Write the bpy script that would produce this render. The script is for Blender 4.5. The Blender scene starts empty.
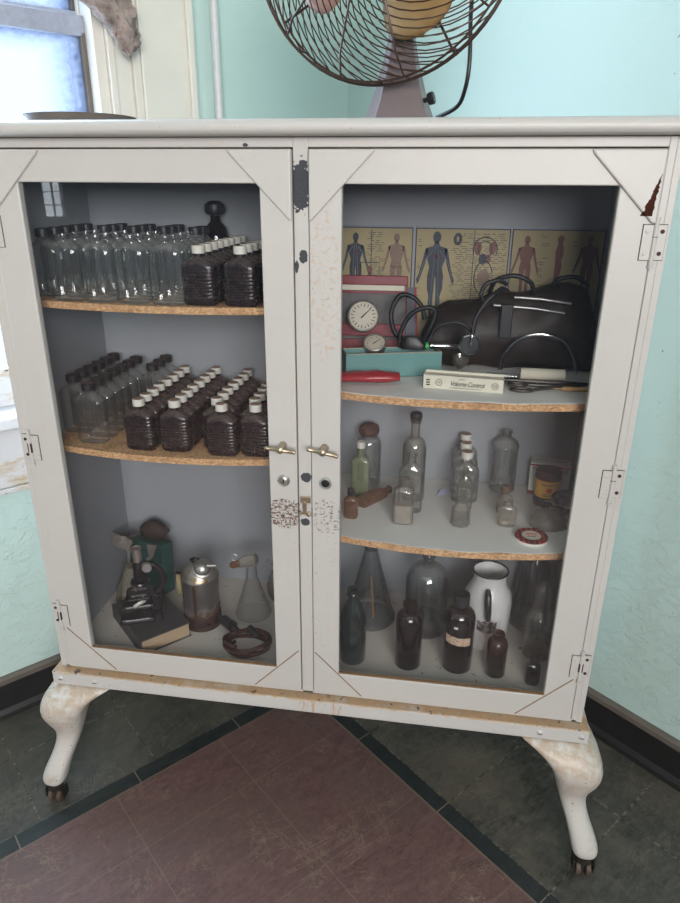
import bpy, bmesh, math, random
from mathutils import Vector, Matrix, noise
random.seed(7)
PI = math.pi
SC = bpy.context.scene
COL = SC.collection
SC.view_settings.view_transform = 'Standard'
SC.view_settings.look = 'None'
SC.view_settings.gamma = 1.0
SC.view_settings.exposure = 0.0
SC.cycles.transparent_max_bounces = 48
SC.cycles.max_bounces = 10
SC.cycles.diffuse_bounces = 5
SC.cycles.glossy_bounces = 4
SC.cycles.caustics_reflective = False
SC.cycles.caustics_refractive = False

# ------------------------------------------------------------------ materials
class NT:
    """small helper for node expressions"""
    def __init__(s, name):
        s.m = bpy.data.materials.new(name); s.m.use_nodes = True
        s.t = s.m.node_tree; s.n = s.t.nodes; s.l = s.t.links
        s.n.clear(); s.out = s.n.new('ShaderNodeOutputMaterial')
        s._c = None
    def node(s, typ, **kw):
        nd = s.n.new(typ)
        for k, v in kw.items(): setattr(nd, k, v)
        return nd
    def put(s, sock, v):
        if isinstance(v, bpy.types.NodeSocket): s.l.new(v, sock)
        elif v is not None:
            if sock.type == 'RGBA' and len(v) == 3: v = (*v, 1)
            sock.default_value = v
    def math(s, op, a, b=None, c=None, clamp=False):
        nd = s.node('ShaderNodeMath', operation=op, use_clamp=clamp)
        s.put(nd.inputs[0], a)
        if b is not None: s.put(nd.inputs[1], b)
        if c is not None: s.put(nd.inputs[2], c)
        return nd.outputs[0]
    def coord(s):
        if s._c is None: s._c = s.node('ShaderNodeTexCoord').outputs['Object']
        return s._c
    def xyz(s, v=None):
        nd = s.node('ShaderNodeSeparateXYZ'); s.put(nd.inputs[0], v if v is not None else s.coord()); return nd.outputs
    def noise(s, scale, detail=4, rough=.55, vec=None, dist=0):
        nd = s.node('ShaderNodeTexNoise'); nd.inputs['Scale'].default_value = scale
        nd.inputs['Detail'].default_value = detail; nd.inputs['Roughness'].default_value = rough
        nd.inputs['Distortion'].default_value = dist
        s.put(nd.inputs['Vector'], vec if vec is not None else s.coord()); return nd.outputs[0]
    def stretch(s, sc, rot=(0, 0, 0)):
        nd = s.node('ShaderNodeMapping'); s.put(nd.inputs[0], s.coord())
        nd.inputs['Scale'].default_value = sc; nd.inputs['Rotation'].default_value = rot; return nd.outputs[0]
    def snap(s, d):
        nd = s.node('ShaderNodeVectorMath', operation='SNAP'); s.put(nd.inputs[0], s.coord()); nd.inputs[1].default_value = (d, d, d)
        k = s.node('ShaderNodeVectorMath', operation='SCALE'); s.l.new(nd.outputs[0], k.inputs[0]); k.inputs['Scale'].default_value = 9.7; return k.outputs[0]
    def step(s, v, lo, hi):
        nd = s.node('ShaderNodeMapRange'); s.put(nd.inputs[0], v)
        nd.inputs[1].default_value = lo; nd.inputs[2].default_value = hi; return nd.outputs[0]
    def mix(s, f, a, b):
        nd = s.node('ShaderNodeMix', data_type='RGBA')
        s.put(nd.inputs[0], f); s.put(nd.inputs[6], a); s.put(nd.inputs[7], b); return nd.outputs[2]
    def fin(s, base, rough=.5, metal=0, bump=None, bstr=.2, bdist=.002, spec=None, coat=0):
        p = s.node('ShaderNodeBsdfPrincipled')
        s.put(p.inputs['Base Color'], base); s.put(p.inputs['Roughness'], rough); s.put(p.inputs['Metallic'], metal)
        if spec is not None: s.put(p.inputs['Specular IOR Level'], spec)
        if coat: p.inputs['Coat Weight'].default_value = coat
        if bump is not None:
            b = s.node('ShaderNodeBump'); b.inputs['Strength'].default_value = bstr; b.inputs['Distance'].default_value = bdist
            s.put(b.inputs['Height'], bump); s.l.new(b.outputs[0], p.inputs['Normal'])
        s.l.new(p.outputs[0], s.out.inputs[0]); return s.m

def simple(name, c, rough=.5, metal=0, var=.15, scale=40, bump=0):
    n = NT(name); f = n.noise(scale)
    d = tuple(x * (1 - var) for x in c); l = tuple(min(1, x * (1 + var)) for x in c)
    return n.fin(n.mix(f, d, l), rough, metal, f if bump else None, bump)

def m_enamel(name, chips=True, spots=0.0):
    n = NT(name); x, y, z = n.xyz()
    fine = n.noise(230, 3); med = n.noise(38, 5, .7); big = n.noise(3.5, 3)
    col = n.mix(big, (.46, .447, .432), (.53, .515, .497))
    # faint yellowed grime
    g = n.math('MULTIPLY', n.step(med, .52, .72), .25)
    col = n.mix(g, col, (.50, .42, .32))
    def blob(cx, cz, rx, rz, amp=1.1, nz=None):
        a = n.math('POWER', n.math('DIVIDE', n.math('SUBTRACT', x, cx), rx), 2)
        b = n.math('POWER', n.math('DIVIDE', n.math('SUBTRACT', z, cz), rz), 2)
        d = n.math('ADD', a, b)
        return n.math('ADD', d, n.math('MULTIPLY', n.math('SUBTRACT', nz if nz is not None else med, .5), amp * 3))
    bare = n.math('MULTIPLY', 0.0, 1.0)
    if chips:
        # tiny rust specks everywhere
        sp = n.step(fine, .735 - spots, .75 - spots)
        col = n.mix(sp, col, (.11, .055, .035))
        # zones of heavier rust
        for cx, cz, rx, rz, lo in ((-.043, .835, .034, .034, .50), (.043, .835, .032, .04, .55), (.04, 1.29, .026, .12, .62),
                                   (-.04, .80, .03, .05, .64), (.04, .64, .03, .2, .62), (-.04, .64, .03, .2, .63), (.56, 1.2, .03, .3, .69), (-.56, 1.1, .03, .4, .69)):
            zone = n.math('LESS_THAN', blob(cx, cz, rx, rz, .6), 1.0)
            hor = n.noise(120, 5, .8, n.stretch((1, 1, 1.8)))
            r = n.math('MULTIPLY', zone, n.step(hor, lo, lo + .02))
            col = n.mix(r, col, (.095, .045, .026))
        z2 = n.math('MULTIPLY', n.math('LESS_THAN', blob(.042, 1.28, .03, .13, .8), 1), n.step(n.noise(120, 4), .5, .66))
        col = n.mix(n.math('MULTIPLY', z2, .4), col, (.45, .25, .1))
        # missing paint, dark grey primer
        for cx, cz, rx, rz in ((-.001, 1.452, .019, .044), (.003, 1.338, .008, .013), (-.009, 1.322, .004, .012), (.003, .917, .011, .011), (0, .818, .01, .008), (-.094, 1.516, .005, .003)):
            pm = n.math('LESS_THAN', blob(cx, cz, rx, rz, .7, n.noise(150, 4)), .9)
            if cz != 1.516: pm = n.math('MULTIPLY', pm, n.math('LESS_THAN', n.math('ABSOLUTE', x), .0137))
            bare = n.math('MAXIMUM', bare, pm)
            col = n.mix(pm, col, n.mix(fine, (.04, .044, .052), (.085, .09, .098)))
        # the long rusty scrape on the upper hinge-side gusset
        u = n.math('SUBTRACT', n.math('ADD', x, n.math('MULTIPLY', z, -.22)), .5615 - .22 * 1.43)
        u = n.math('ADD', u, n.math('MULTIPLY', n.math('SUBTRACT', n.noise(170, 4), .5), .009))
        m = n.math('LESS_THAN', n.math('ADD', n.math('ABSOLUTE', u), n.math('MULTIPLY', n.math('SUBTRACT', z, 1.41), .13)), .0085)
        m = n.math('MULTIPLY', m, n.math('MULTIPLY', n.math('GREATER_THAN', z, 1.412), n.math('LESS_THAN', z, 1.478)))
        bare = n.math('MAXIMUM', bare, m)
        col = n.mix(m, col, n.mix(med, (.022, .008, .006), (.075, .024, .014)))
    return n.fin(col, n.math('ADD', n.math('ADD', .3, n.math('MULTIPLY', big, .2)), n.math('MULTIPLY', bare, .4)), bump=med, bstr=.08, spec=n.math('SUBTRACT', .5, n.math('MULTIPLY', bare, .42)))

def m_base_enamel():
    n = NT('stained_base_enamel'); x, y, z = n.xyz()
    med = n.noise(45, 5, .7); lon = n.noise(9, 3, .6, n.stretch((1, 1, 4)))
    col = n.mix(n.noise(4), (.48, .467, .455), (.56, .545, .528))
    col = n.mix(n.step(n.noise(160, 3), .70, .72), col, (.13, .07, .045))
    top = n.step(n.math('ADD', z, n.math('MULTIPLY', med, .012)), .383, .387)
    st = n.math('MULTIPLY', top, n.step(lon, .2, .42))
    col = n.mix(st, col, n.mix(med, (.22, .12, .055), (.52, .37, .23)))
    # brown drips at the middle
    d = n.math('MULTIPLY', n.math('LESS_THAN', n.math('ABSOLUTE', n.math('SUBTRACT', x, .03)), .05), n.step(n.noise(60, 3, .6, n.stretch((2, 1, .3))), .52, .6))
    col = n.mix(n.math('MULTIPLY', d, .75), col, (.45, .27, .14))
    dk = n.math('MULTIPLY', n.math('GREATER_THAN', z, .3795), n.step(n.noise(55, 4), .62, .64))
    col = n.mix(dk, col, (.10, .075, .06))
    return n.fin(col, .42, bump=med, bstr=.1)

def m_leg():
    n = NT('worn_leg_enamel'); x, y, z = n.xyz()
    med = n.noise(30, 5, .7)
    col = n.mix(n.noise(6), (.50, .48, .45), (.60, .585, .56))
    g = n.math('MULTIPLY', n.step(z, .17, .33), n.step(med, .38, .56))
    col = n.mix(n.math('MULTIPLY', g, .75), col, (.40, .28, .18))
    g2 = n.math('MULTIPLY', n.math('LESS_THAN', z, .16), n.step(n.noise(22, 4), .56, .7))
    col = n.mix(n.math('MULTIPLY', g2, .6), col, (.34, .25, .17))
    col = n.mix(n.step(n.noise(110, 2), .71, .73), col, (.06, .045, .04))
    return n.fin(col, .38, bump=med, bstr=.06)

def m_wall():
    n = NT('aqua_wall_paint'); x, y, z = n.xyz()
    b = n.noise(13, 6, .65, n.stretch((1, 1, 1.6), (0, .5, 0)), .6); f = n.noise(2.2, 3)
    col = n.mix(f, (.49, .65, .61), (.55, .705, .675))
    w = n.step(n.noise(60, 4, .6), .70, .74)
    col = n.mix(w, col, (.24, .29, .27))
    ridge = n.math('ABSOLUTE', n.math('SUBTRACT', b, .5))
    h = n.math('SUBTRACT', n.step(n.noise(26, 5, .6, n.stretch((1, 1, 1.5), (.3, .6, 0)), .8), .58, .64), n.math('MULTIPLY', n.step(ridge, 0, .03), .5))
    h = n.math('MULTIPLY', h, n.math('ADD', .10, n.math('MULTIPLY', n.step(z, 1.1, .5), .9)))
    return n.fin(col, .42, bump=h, bstr=.45, bdist=.004)

def m_floor():
    n = NT('old_tile_floor'); x, y, z = n.xyz()
    # local axes run along the two walls; a = x, b = y, measured from the room corner
    A0, B0, SWA, SWB = .557, .486, .042, .046
    red = n.math('MULTIPLY', n.math('GREATER_THAN', x, A0), n.math('GREATER_THAN', y, B0))
    out = n.math('MULTIPLY', n.math('GREATER_THAN', x, A0 - SWA), n.math('GREATER_THAN', y, B0 - SWB))
    strip = n.math('SUBTRACT', out, red)
    def line(v, off, per, w):
        f = n.math('FRACT', n.math('DIVIDE', n.math('SUBTRACT', v, off), per))
        d = n.math('MULTIPLY', n.math('SUBTRACT', .5, n.math('ABSOLUTE', n.math('SUBTRACT', f, .5))), per)
        return n.math('LESS_THAN', d, w)
    wob = n.math('MULTIPLY', n.math('SUBTRACT', n.noise(14, 4), .5), .004)
    xw = n.math('ADD', x, wob); yw = n.math('ADD', y, wob)
    # soft stone clouding
    cl = n.noise(3.2, 7, .62, None, .8); cl2 = n.step(n.math('ADD', n.math('MULTIPLY', n.noise(17, 7, .75, n.stretch((1, 2.4, 1)), 1.2), .6), n.math('MULTIPLY', n.noise(60, 5, .8), .4)), .36, .66)
    redc = n.mix(cl2, (.082, .046, .044), (.19, .105, .098))
    redc = n.mix(n.math('MULTIPLY', n.step(cl, .45, .7), .45), redc, (.11, .085, .075))
    # pale scratches
    s1 = n.math('ABSOLUTE', n.math('SUBTRACT', n.noise(3.1, 8, .62, n.stretch((1, 3.2, 1), (0, 0, .5)), 1.6), .5))
    s2 = n.math('ABSOLUTE', n.math('SUBTRACT', n.noise(2.3, 8, .65, n.stretch((3.0, 1, 1), (0, 0, .35)), 1.2), .5))
    brk = n.step(n.noise(6, 4), .44, .62)
    sc = n.math('MULTIPLY', n.math('MAXIMUM', n.math('LESS_THAN', s1, .0055), n.math('LESS_THAN', s2, .0045)), brk)
    redc = n.mix(n.math('MULTIPLY', n.step(n.noise(90, 5, .8), .5, .8), .35), redc, (.20, .15, .13)); redc = n.mix(n.math('MULTIPLY', sc, .42), redc, (.32, .24, .17))
    redc = n.mix(n.math('MULTIPLY', n.math('MAXIMUM', line(xw, .859, .30, .0016), line(yw, .97, .30, .0013)), .55), redc, (.20, .14, .11))
    slab = n.noise(1.0, 0, .5, n.snap(.30)); gry = n.mix(cl2, (.016, .016, .014), (.115, .108, .094)); gry = n.mix(n.math('MULTIPLY', n.step(slab, .35, .65), .55), gry, (.058, .056, .050))
    gry = n.mix(n.math('MULTIPLY', n.step(cl, .48, .68), .5), gry, (.17, .145, .11))
    gry = n.mix(n.math('MULTIPLY', sc, .35), gry, (.22, .19, .14))
    inl = n.math('LESS_THAN', y, B0)
    gA = n.math('MAXIMUM', line(xw, .215, .30, .002), line(yw, 1.036, .30, .002))
    gB = n.math('MAXIMUM', line(yw, .19, .251, .002), line(xw, 1.03, .30, .0015))
    gg = n.math('ADD', n.math('MULTIPLY', inl, gB), n.math('MULTIPLY', n.math('SUBTRACT', 1, inl), gA))
    gry = n.mix(n.math('MULTIPLY', gg, .7), gry, n.mix(n.step(cl2, .4, .6), (.02, .02, .018), (.22, .19, .15)))
    blk = n.mix(cl2, (.010, .013, .015), (.035, .042, .042))
    blk = n.mix(n.math('MAXIMUM', line(xw, 1.09, .30, .0015), line(yw, 1.036, .30, .0015)), blk, (.18, .15, .12))
    edge = n.math('MAXIMUM', n.math('MULTIPLY', n.math('LESS_THAN', n.math('ABSOLUTE', n.math('SUBTRACT', xw, A0)), .0018), n.math('GREATER_THAN', y, B0)),
                  n.math('MULTIPLY', n.math('LESS_THAN', n.math('ABSOLUTE', n.math('SUBTRACT', yw, B0)), .0018), n.math('GREATER_THAN', x, A0)))
    col = n.mix(out, gry, blk); col = n.mix(red, col, redc)
    col = n.mix(n.math('MULTIPLY', edge, .6), col, (.20, .15, .12))
    vor = n.step(n.noise(75, 2), .72, .735)
    col = n.mix(n.math('MULTIPLY', vor, .7), col, (.018, .012, .012))
    # dried spots
    sp = n.step(n.noise(31, 2), .765, .775)
    col = n.mix(sp, col, (.28, .23, .18))
    rough = n.math('ADD', .42, n.math('MULTIPLY', cl2, .3))
    return n.fin(col, rough, bump=n.math('ADD', n.math('MULTIPLY', cl2, .6), n.math('MULTIPLY', sc, -.4)), bstr=.25, bdist=.003)

def glassy(name, tint, edge, dust=.05, dustcol=(.7, .7, .68), rough=.035, dens=.0, gl=1.0, settle=.13):
    """thin old glass: clear in the middle, denser towards grazing angles, with a film of dust"""
    n = NT(name)
    lw = n.node('ShaderNodeLayerWeight'); lw.inputs[0].default_value = .5
    fr = n.math('ADD', .06, n.math('MULTIPLY', n.math('POWER', lw.outputs['Facing'], 4.5), .85))
    fac = n.math('POWER', lw.outputs['Facing'], 2.2)
    tr = n.node('ShaderNodeBsdfTransparent'); n.l.new(n.mix(fac, tint, edge), tr.inputs[0])
    gs = n.node('ShaderNodeBsdfGlossy'); gs.inputs['Roughness'].default_value = rough; gs.inputs['Color'].default_value = (1, 1, 1, 1)
    df = n.node('ShaderNodeBsdfDiffuse'); df.inputs['Color'].default_value = (*dustcol, 1)
    m1 = n.node('ShaderNodeMixShader'); n.l.new(n.math('MULTIPLY', fr, gl), m1.inputs[0]); n.l.new(tr.outputs[0], m1.inputs[1]); n.l.new(gs.outputs[0], m1.inputs[2])
    dm = n.math('MULTIPLY', n.math('ADD', n.math('ADD', dust, n.math('MULTIPLY', fac, dust * 2.5)), n.math('MULTIPLY', n.step(n.xyz(n.node('ShaderNodeNewGeometry').outputs['Normal'])[2], .25, .8), settle)), n.math('ADD', .45, n.noise(35, 4)), clamp=True)
    m2 = n.node('ShaderNodeMixShader'); n.l.new(dm, m2.inputs[0]); n.l.new(m1.outputs[0], m2.inputs[1]); n.l.new(df.outputs[0], m2.inputs[2])
    n.l.new(m2.outputs[0], n.out.inputs[0]); return n.m

def m_particle():
    n = NT('particle_board'); f = n.noise(160, 5, .75, n.stretch((1, 1, 2))); g = n.noise(25, 3)
    c = n.mix(n.step(f, .32, .62), (.20, .085, .03), (.80, .50, .26)); c = n.mix(n.step(g, .5, .8), c, (.30, .15, .07))
    return n.fin(c, .85, bump=f, bstr=.5)

M = {}
M['enamel'] = m_enamel('white_enamel'); M['base'] = m_base_enamel(); M['leg'] = m_leg()
M['inside'] = simple('inner_grey_paint', (.30, .32, .345), .5, 0, .06, 4)
M['wall'] = m_wall(); M['floor'] = m_floor()
M['dullwall'] = simple('dull_blue_grey_wall', (.10, .13, .17), .7)
M['ceiling'] = simple('ceiling_white', (.7, .7, .68), .9)
M['cream'] = simple('cream_trim', (.68, .65, .585), .45, 0, .08, 8, .05)
n = NT('worn_white_sill'); f = n.noise(9, 6, .7, n.stretch((1, 1, 3))); g = n.noise(40, 5, .7)
c = n.mix(n.step(f, .50, .66), (.58, .575, .58), (.46, .34, .20)); c = n.mix(n.step(g, .66, .69), c, (.16, .10, .06)); M['sillpaint'] = n.fin(c, .55, bump=f, bstr=.3)
M['sash'] = simple('dusty_backlit_sash', (.33, .36, .44), .6, 0, .3, 70, .2)  # blue-grey tone puts backlit shade into the dusty sash colour
M['darkwood'] = simple('black_baseboard', (.018, .017, .018), .4, 0, .5, 14)
M['capwood'] = simple('brown_grey_cap', (.13, .11, .095), .5, 0, .3, 20)
M['pane'] = glassy('door_glass', (.975, .98, .985), (.9, .92, .93), .0035, (.5, .55, .62), .012, gl=.62, settle=0)
M['clear'] = glassy('clear_bottle_glass', (.965, .97, .965), (.16, .175, .175), .014)
M['dusty'] = glassy('dusty_bottle_glass', (.92, .92, .90), (.16, .16, .145), .03, (.62, .60, .54), .12)
M['cloudy'] = glassy('cloudy_bottle_glass', (.78, .76, .70), (.2, .19, .17), .17, (.5, .47, .42), .2)
M['greenish'] = glassy('green_tint_glass', (.84, .88, .78), (.2, .24, .15), .20, (.42, .46, .32), .1)
M['teal_glass'] = glassy('grey_green_glass', (.55, .66, .64), (.08, .12, .11), .025, (.3, .38, .37), .06)
M['greyglass'] = glassy('grey_jar_glass', (.90, .915, .915), (.20, .22, .22), .012, (.5, .52, .52), .05)
M['amber'] = glassy('amber_glass', (.20, .065, .04), (.02, .007, .006), .010, (.3, .2, .18), .04, settle=.05)
M['amberlt'] = glassy('light_amber_glass', (.34, .17, .08), (.05, .025, .015), .02, (.3, .2, .13), .06, settle=.06)
M['brownglass'] = glassy('dusty_brown_glass', (.35, .16, .09), (.12, .05, .03), .3, (.34, .19, .12), .15)
n = NT('dark_purple_glass'); x, y, z = n.xyz()
wv = n.math('SINE', n.math('MULTIPLY', z, 2 * PI / .0068)); wv = n.math('MULTIPLY', wv, n.math('MULTIPLY', n.math('GREATER_THAN', z, .012), n.math('LESS_THAN', z, .068)))
up = n.step(n.xyz(n.node('ShaderNodeNewGeometry').outputs['Normal'])[2], .2, .8); f = n.noise(70, 5, .7)
M['liquid'] = n.fin(n.mix(n.math('MULTIPLY', up, n.math('ADD', .3, f)), n.mix(f, (.009, .005, .006), (.022, .013, .014)), (.085, .062, .055)), n.math('ADD', .14, n.math('MULTIPLY', f, .25)), bump=wv, bstr=.35, bdist=.0012)
M['residue'] = simple('dark_residue', (.02, .012, .01), .3)
M['whitecap'] = simple('white_cap', (.66, .64, .58), .5, 0, .06)
M['captop'] = simple('browned_cap_top', (.33, .22, .15), .7, 0, .3, 60)
M['blackcap'] = simple('black_cap', (.016, .016, .018), .38, 0, .3)
M['duscap'] = simple('dusty_black_cap_top', (.07, .055, .05), .8, 0, .4, 60)
M['board'] = m_particle()
M['liner'] = simple('shelf_paper', (.76, .76, .72), .65, 0, .05, 6)
M['brass'] = simple('aged_brass', (.42, .35, .25), .32, .85, .25, 50)
M['steel'] = simple('dull_steel', (.46, .45, .43), .35, .85, .2, 50)
M['chrome'] = simple('chrome', (.62, .62, .62), .16, 1, .08, 50)
M['hole'] = simple('black_hole', (.006, .006, .006), .6)
M['black'] = simple('black_paint', (.012, .012, .013), .32, 0, .3)
M['rubber'] = simple('black_rubber', (.012, .012, .014), .5, 0, .3)
M['brownmetal'] = simple('rust_and_shade_brown', (.05, .025, .017), .6, .3, .45, 60)
M['caster'] = simple('caster_iron', (.035, .03, .027), .6, .4, .4, 80)
M['wheel'] = simple('caster_wheel', (.085, .055, .043), .6, 0, .3, 80)
M['wire'] = simple('brown_wire', (.052, .027, .020), .38, .4, .25, 60)
M['mauve'] = simple('mauve_paint', (.165, .128, .132), .36, 0, .08, 20)
M['blade'] = simple('tan_blade', (.34, .21, .085), .42, .25, .25, 30)
M['blade2'] = simple('pinkish_blade', (.36, .22, .19), .42, .2, .15, 30)

# ------------------------------------------------------------------ mesh builder
class MB:
    def __init__(s, M0=None):
        s.v = []; s.f = []; s.fm = []; s.M = M0 or Matrix.Identity(4); s.mi = 0
    def add(s, vs, fs, mi=None):
        b = len(s.v); flip = s.M.to_3x3().determinant() < 0
        s.v += [tuple(s.M @ Vector(p)) for p in vs]
        for f in fs:
            f = [b + i for i in f]
            if flip: f.reverse()
            s.f.append(f); s.fm.append(s.mi if mi is None else mi)
        return s
    def box(s, x0, x1, y0, y1, z0, z1, mi=None):
        vs = [(x0, y0, z0), (x1, y0, z0), (x1, y1, z0), (x0, y1, z0), (x0, y0, z1), (x1, y0, z1), (x1, y1, z1), (x0, y1, z1)]
        return s.add(vs, [(3, 2, 1, 0), (4, 5, 6, 7), (0, 1, 5, 4), (1, 2, 6, 5), (2, 3, 7, 6), (3, 0, 4, 7)], mi)
    def loft(s, rings, cap0=True, cap1=True, mi=None):
        k = len(rings[0]); vs = [p for r in rings for p in r]; fs = []
        for i in range(len(rings) - 1):
            for j in range(k):
                a = i * k + j; b = i * k + (j + 1) % k
                fs.append((a, b, b + k, a + k))
        if cap0: fs.append(tuple(reversed(range(k))))
        if cap1: fs.append(tuple((len(rings) - 1) * k + j for j in range(k)))
        return s.add(vs, fs, mi)
    def lathe(s, prof, n=28, c=(0, 0), cap0=True, cap1=True, mi=None):
        return s.loft([[(c[0] + r * math.cos(2 * PI * j / n), c[1] + r * math.sin(2 * PI * j / n), z) for j in range(n)] for r, z in prof], cap0, cap1, mi)
    def sq(s, secs, n=24, e=4, cap0=True, cap1=True, mi=None):
        """rings of rounded rectangles: (z, half width, half depth[, exponent[, cx, cy]])"""
        rs = []
        for sc in secs:
            z, a, b = sc[:3]; ee = sc[3] if len(sc) > 3 else e; cx, cy = (sc[4], sc[5]) if len(sc) > 5 else (0, 0)
            r = []
            for j in range(n):
                t = 2 * PI * (j + .5) / n; c, q = math.cos(t), math.sin(t)
                k = (abs(c) ** ee + abs(q) ** ee) ** (-1 / ee)
                r.append((cx + a * k * c, cy + b * k * q, z))
            rs.append(r)
        return s.loft(rs, cap0, cap1, mi)
    def tube(s, pts, r, n=8, closed=False, mi=None):
        pts = [Vector(p) for p in pts]; N = len(pts); rs = []
        up = Vector((0, 0, 1)); prev = None
        for i, p in enumerate(pts):
            a = pts[(i - 1) % N] if (closed or i) else p; b = pts[(i + 1) % N] if (closed or i < N - 1) else p
            t = (b - a).normalized()
            if prev is None:
                x = t.cross(up if abs(t.z) < .9 else Vector((1, 0, 0))).normalized()
            else:
                x = (prev - t * prev.dot(t)).normalized()
            prev = x; y = t.cross(x); rr = r[i] if isinstance(r, (list, tuple)) else r
            rs.append([tuple(p + x * rr * math.cos(2 * PI * j / n) + y * rr * math.sin(2 * PI * j / n)) for j in range(n)])
        if closed:
            rs.append(rs[0]); return s.loft(rs, False, False, mi)
        return s.loft(rs, True, True, mi)
    def prism(s, poly, z0, z1, ax='z', mi=None):
        """poly in 2D; extruded along z, or along y when ax is 'y' (poly = x,z)"""
        k = len(poly)
        if ax == 'z': A = [(x, y, z0) for x, y in poly] + [(x, y, z1) for x, y in poly]
        else: A = [(x, z0, y) for x, y in poly] + [(x, z1, y) for x, y in poly]
        fs = [(i, (i + 1) % k, (i + 1) % k + k, i + k) for i in range(k)] + [tuple(reversed(range(k))), tuple(range(k, 2 * k))]
        return s.add(A, fs, mi)
    def build(s, name, mats, parent=None, smooth=40, bevel=0, loc=None, seg=2):
        me = bpy.data.meshes.new(name); me.from_pydata(s.v, [], s.f)
        for m in (mats if isinstance(mats, (list, tuple)) else [mats]): me.materials.append(M[m] if isinstance(m, str) else m)
        me.polygons.foreach_set('material_index', s.fm)
        bm = bmesh.new(); bm.from_mesh(me); bmesh.ops.recalc_face_normals(bm, faces=bm.faces); bm.to_mesh(me); bm.free()
        if smooth:
            me.polygons.foreach_set('use_smooth', [True] * len(me.polygons)); me.set_sharp_from_angle(angle=math.radians(smooth))
        me.update()
        o = bpy.data.objects.new(name, me); COL.objects.link(o)
        if parent: o.parent = parent
        if loc: o.location = loc
        if bevel:
            b = o.modifiers.new('bevel', 'BEVEL'); b.width = bevel; b.segments = seg; b.limit_method = 'ANGLE'; b.angle_limit = math.radians(40)
        return o

def empty(name, loc=(0, 0, 0), rz=0):
    o = bpy.data.objects.new(name, None); COL.objects.link(o); o.location = loc; o.rotation_euler.z = rz
    o.empty_display_size = .05; return o
def tag(o, label, cat, group=None):
    o['label'] = label; o['category'] = cat
    if group: o['group'] = group
    return o
def struct(o): o['kind'] = 'structure'; return o
def dup(o, loc, label, group=None, rz=None):
    r = o.copy(); COL.objects.link(r); r.location = loc
    if rz is not None: r.rotation_euler.z = rz
    r['label'] = label
    if group: r['group'] = group
    for ch in list(o.children):
        c = ch.copy(); COL.objects.link(c); c.parent = r
        for g in list(ch.children):
            d = g.copy(); COL.objects.link(d); d.parent = c
    return r
def text(body, size, mat, parent, M4, name='lettering', shear=0, sx=1, space=1):
    cu = bpy.data.curves.new(name, 'FONT'); cu.body = body; cu.size = size; cu.align_x = 'CENTER'; cu.align_y = 'CENTER'
    cu.shear = shear; cu.extrude = .00015; cu.space_character = space; cu.materials.append(M[mat] if isinstance(mat, str) else mat)
    tmp = bpy.data.objects.new('tmp', cu); me = bpy.data.meshes.new_from_object(tmp); bpy.data.objects.remove(tmp)
    o = bpy.data.objects.new(name, me); COL.objects.link(o); o.parent = parent
    o.matrix_local = M4 @ Matrix.Diagonal((sx, 1, 1, 1)); return o
STAND = Matrix.Rotation(PI / 2, 4, 'X')          # text plane facing -y

# ------------------------------------------------------------------ room frame
CX, CY = -.085, 1.168
TH = math.radians(48)
eA = Vector((-math.cos(TH), -math.sin(TH), 0)); eB = Vector((math.sin(TH), -math.cos(TH), 0))
RM = Matrix(((eA.x, eB.x, 0, CX), (eA.y, eB.y, 0, CY), (0, 0, 1, 0), (0, 0, 0, 1)))   # (a, b, z) -> world
def rb(name, mats, boxes, **kw):
    m = MB()
    for b in boxes: m.box(*b)
    o = m.build(name, mats, **kw); o.matrix_world = RM; return o
AM, BM, HC = 7.0, 4.6, 3.1
fl = rb('floor', 'floor', [(-.2, AM + .2, -.2, BM + .2, -.1, 0)], smooth=0); struct(fl)
ce = rb('ceiling', 'ceiling', [(-.2, AM + .2, -.2, BM + .2, HC, HC + .1)], smooth=0); struct(ce)
# left wall (b = 0) with window opening a .80..1.62, z .93..2.35
WA0, WA1, WZ0, WZ1 = .80, 1.66, .905, 2.4
struct(rb('wall_left', 'wall', [(-.15, WA0 - .10, -.15, 0, 0, HC), (WA1, AM, -.15, 0, 0, HC), (WA0 - .10, WA1, -.15, 0, 0, WZ0 - .03), (WA0 - .10, WA1, -.15, 0, WZ1, HC)], smooth=0))
struct(rb('wall_right', 'wall', [(-.15, 0, 0, BM, 0, HC)], smooth=0))
# wall behind the camera, b = BM, big window a 1.0..3.4
VA0, VA1, VZ0, VZ1 = 2.0, 5.0, 1.5, 2.9
struct(rb('wall_back', 'dullwall', [(0, VA0, BM, BM + .15, 0, HC), (VA1, AM, BM, BM + .15, 0, HC), (VA0, VA1, BM, BM + .15, 0, VZ0), (VA0, VA1, BM, BM + .15, VZ1, HC)], smooth=0))
FB0, FB1, FZ0, FZ1 = 1.62, 1.81, 1.15, 1.50
struct(rb('wall_far', 'dullwall', [(AM, AM + .15, 0, FB0, 0, HC), (AM, AM + .15, FB1, BM, 0, HC), (AM, AM + .15, FB0, FB1, 0, FZ0), (AM, AM + .15, FB0, FB1, FZ1, HC)], smooth=0))

# baseboards: tall dark board, brownish cap, quarter round at the floor
def baseboard(name, right):
    prof = [(0, 0, 0), (.026, 0, 0), (.024, .014, 0), (.014, .026, 0), (.013, .106, 0), (.016, .108, 1), (.016, .123, 1), (.009, .129, 1), (0, .129, 1)]
    m = MB(); L0, L1 = (.0, 4.5)
    k = len(prof); vs = []
    for L in (L0, L1):
        for o_, z, _ in prof: vs.append((o_, L, z) if right else (L, o_, z))
    for i in range(k - 1): m.add([vs[i], vs[i + 1], vs[i + 1 + k], vs[i + k]], [(0, 1, 2, 3)], prof[i + 1][2])
    m.add(vs[:k], [tuple(range(k))], 0); m.add(vs[k:], [tuple(range(k))], 0)
    o = m.build(name, ['darkwood', 'capwood'], smooth=0); o.matrix_world = RM; struct(o)
baseboard('baseboard_left', False); baseboard('baseboard_right', True)

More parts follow.
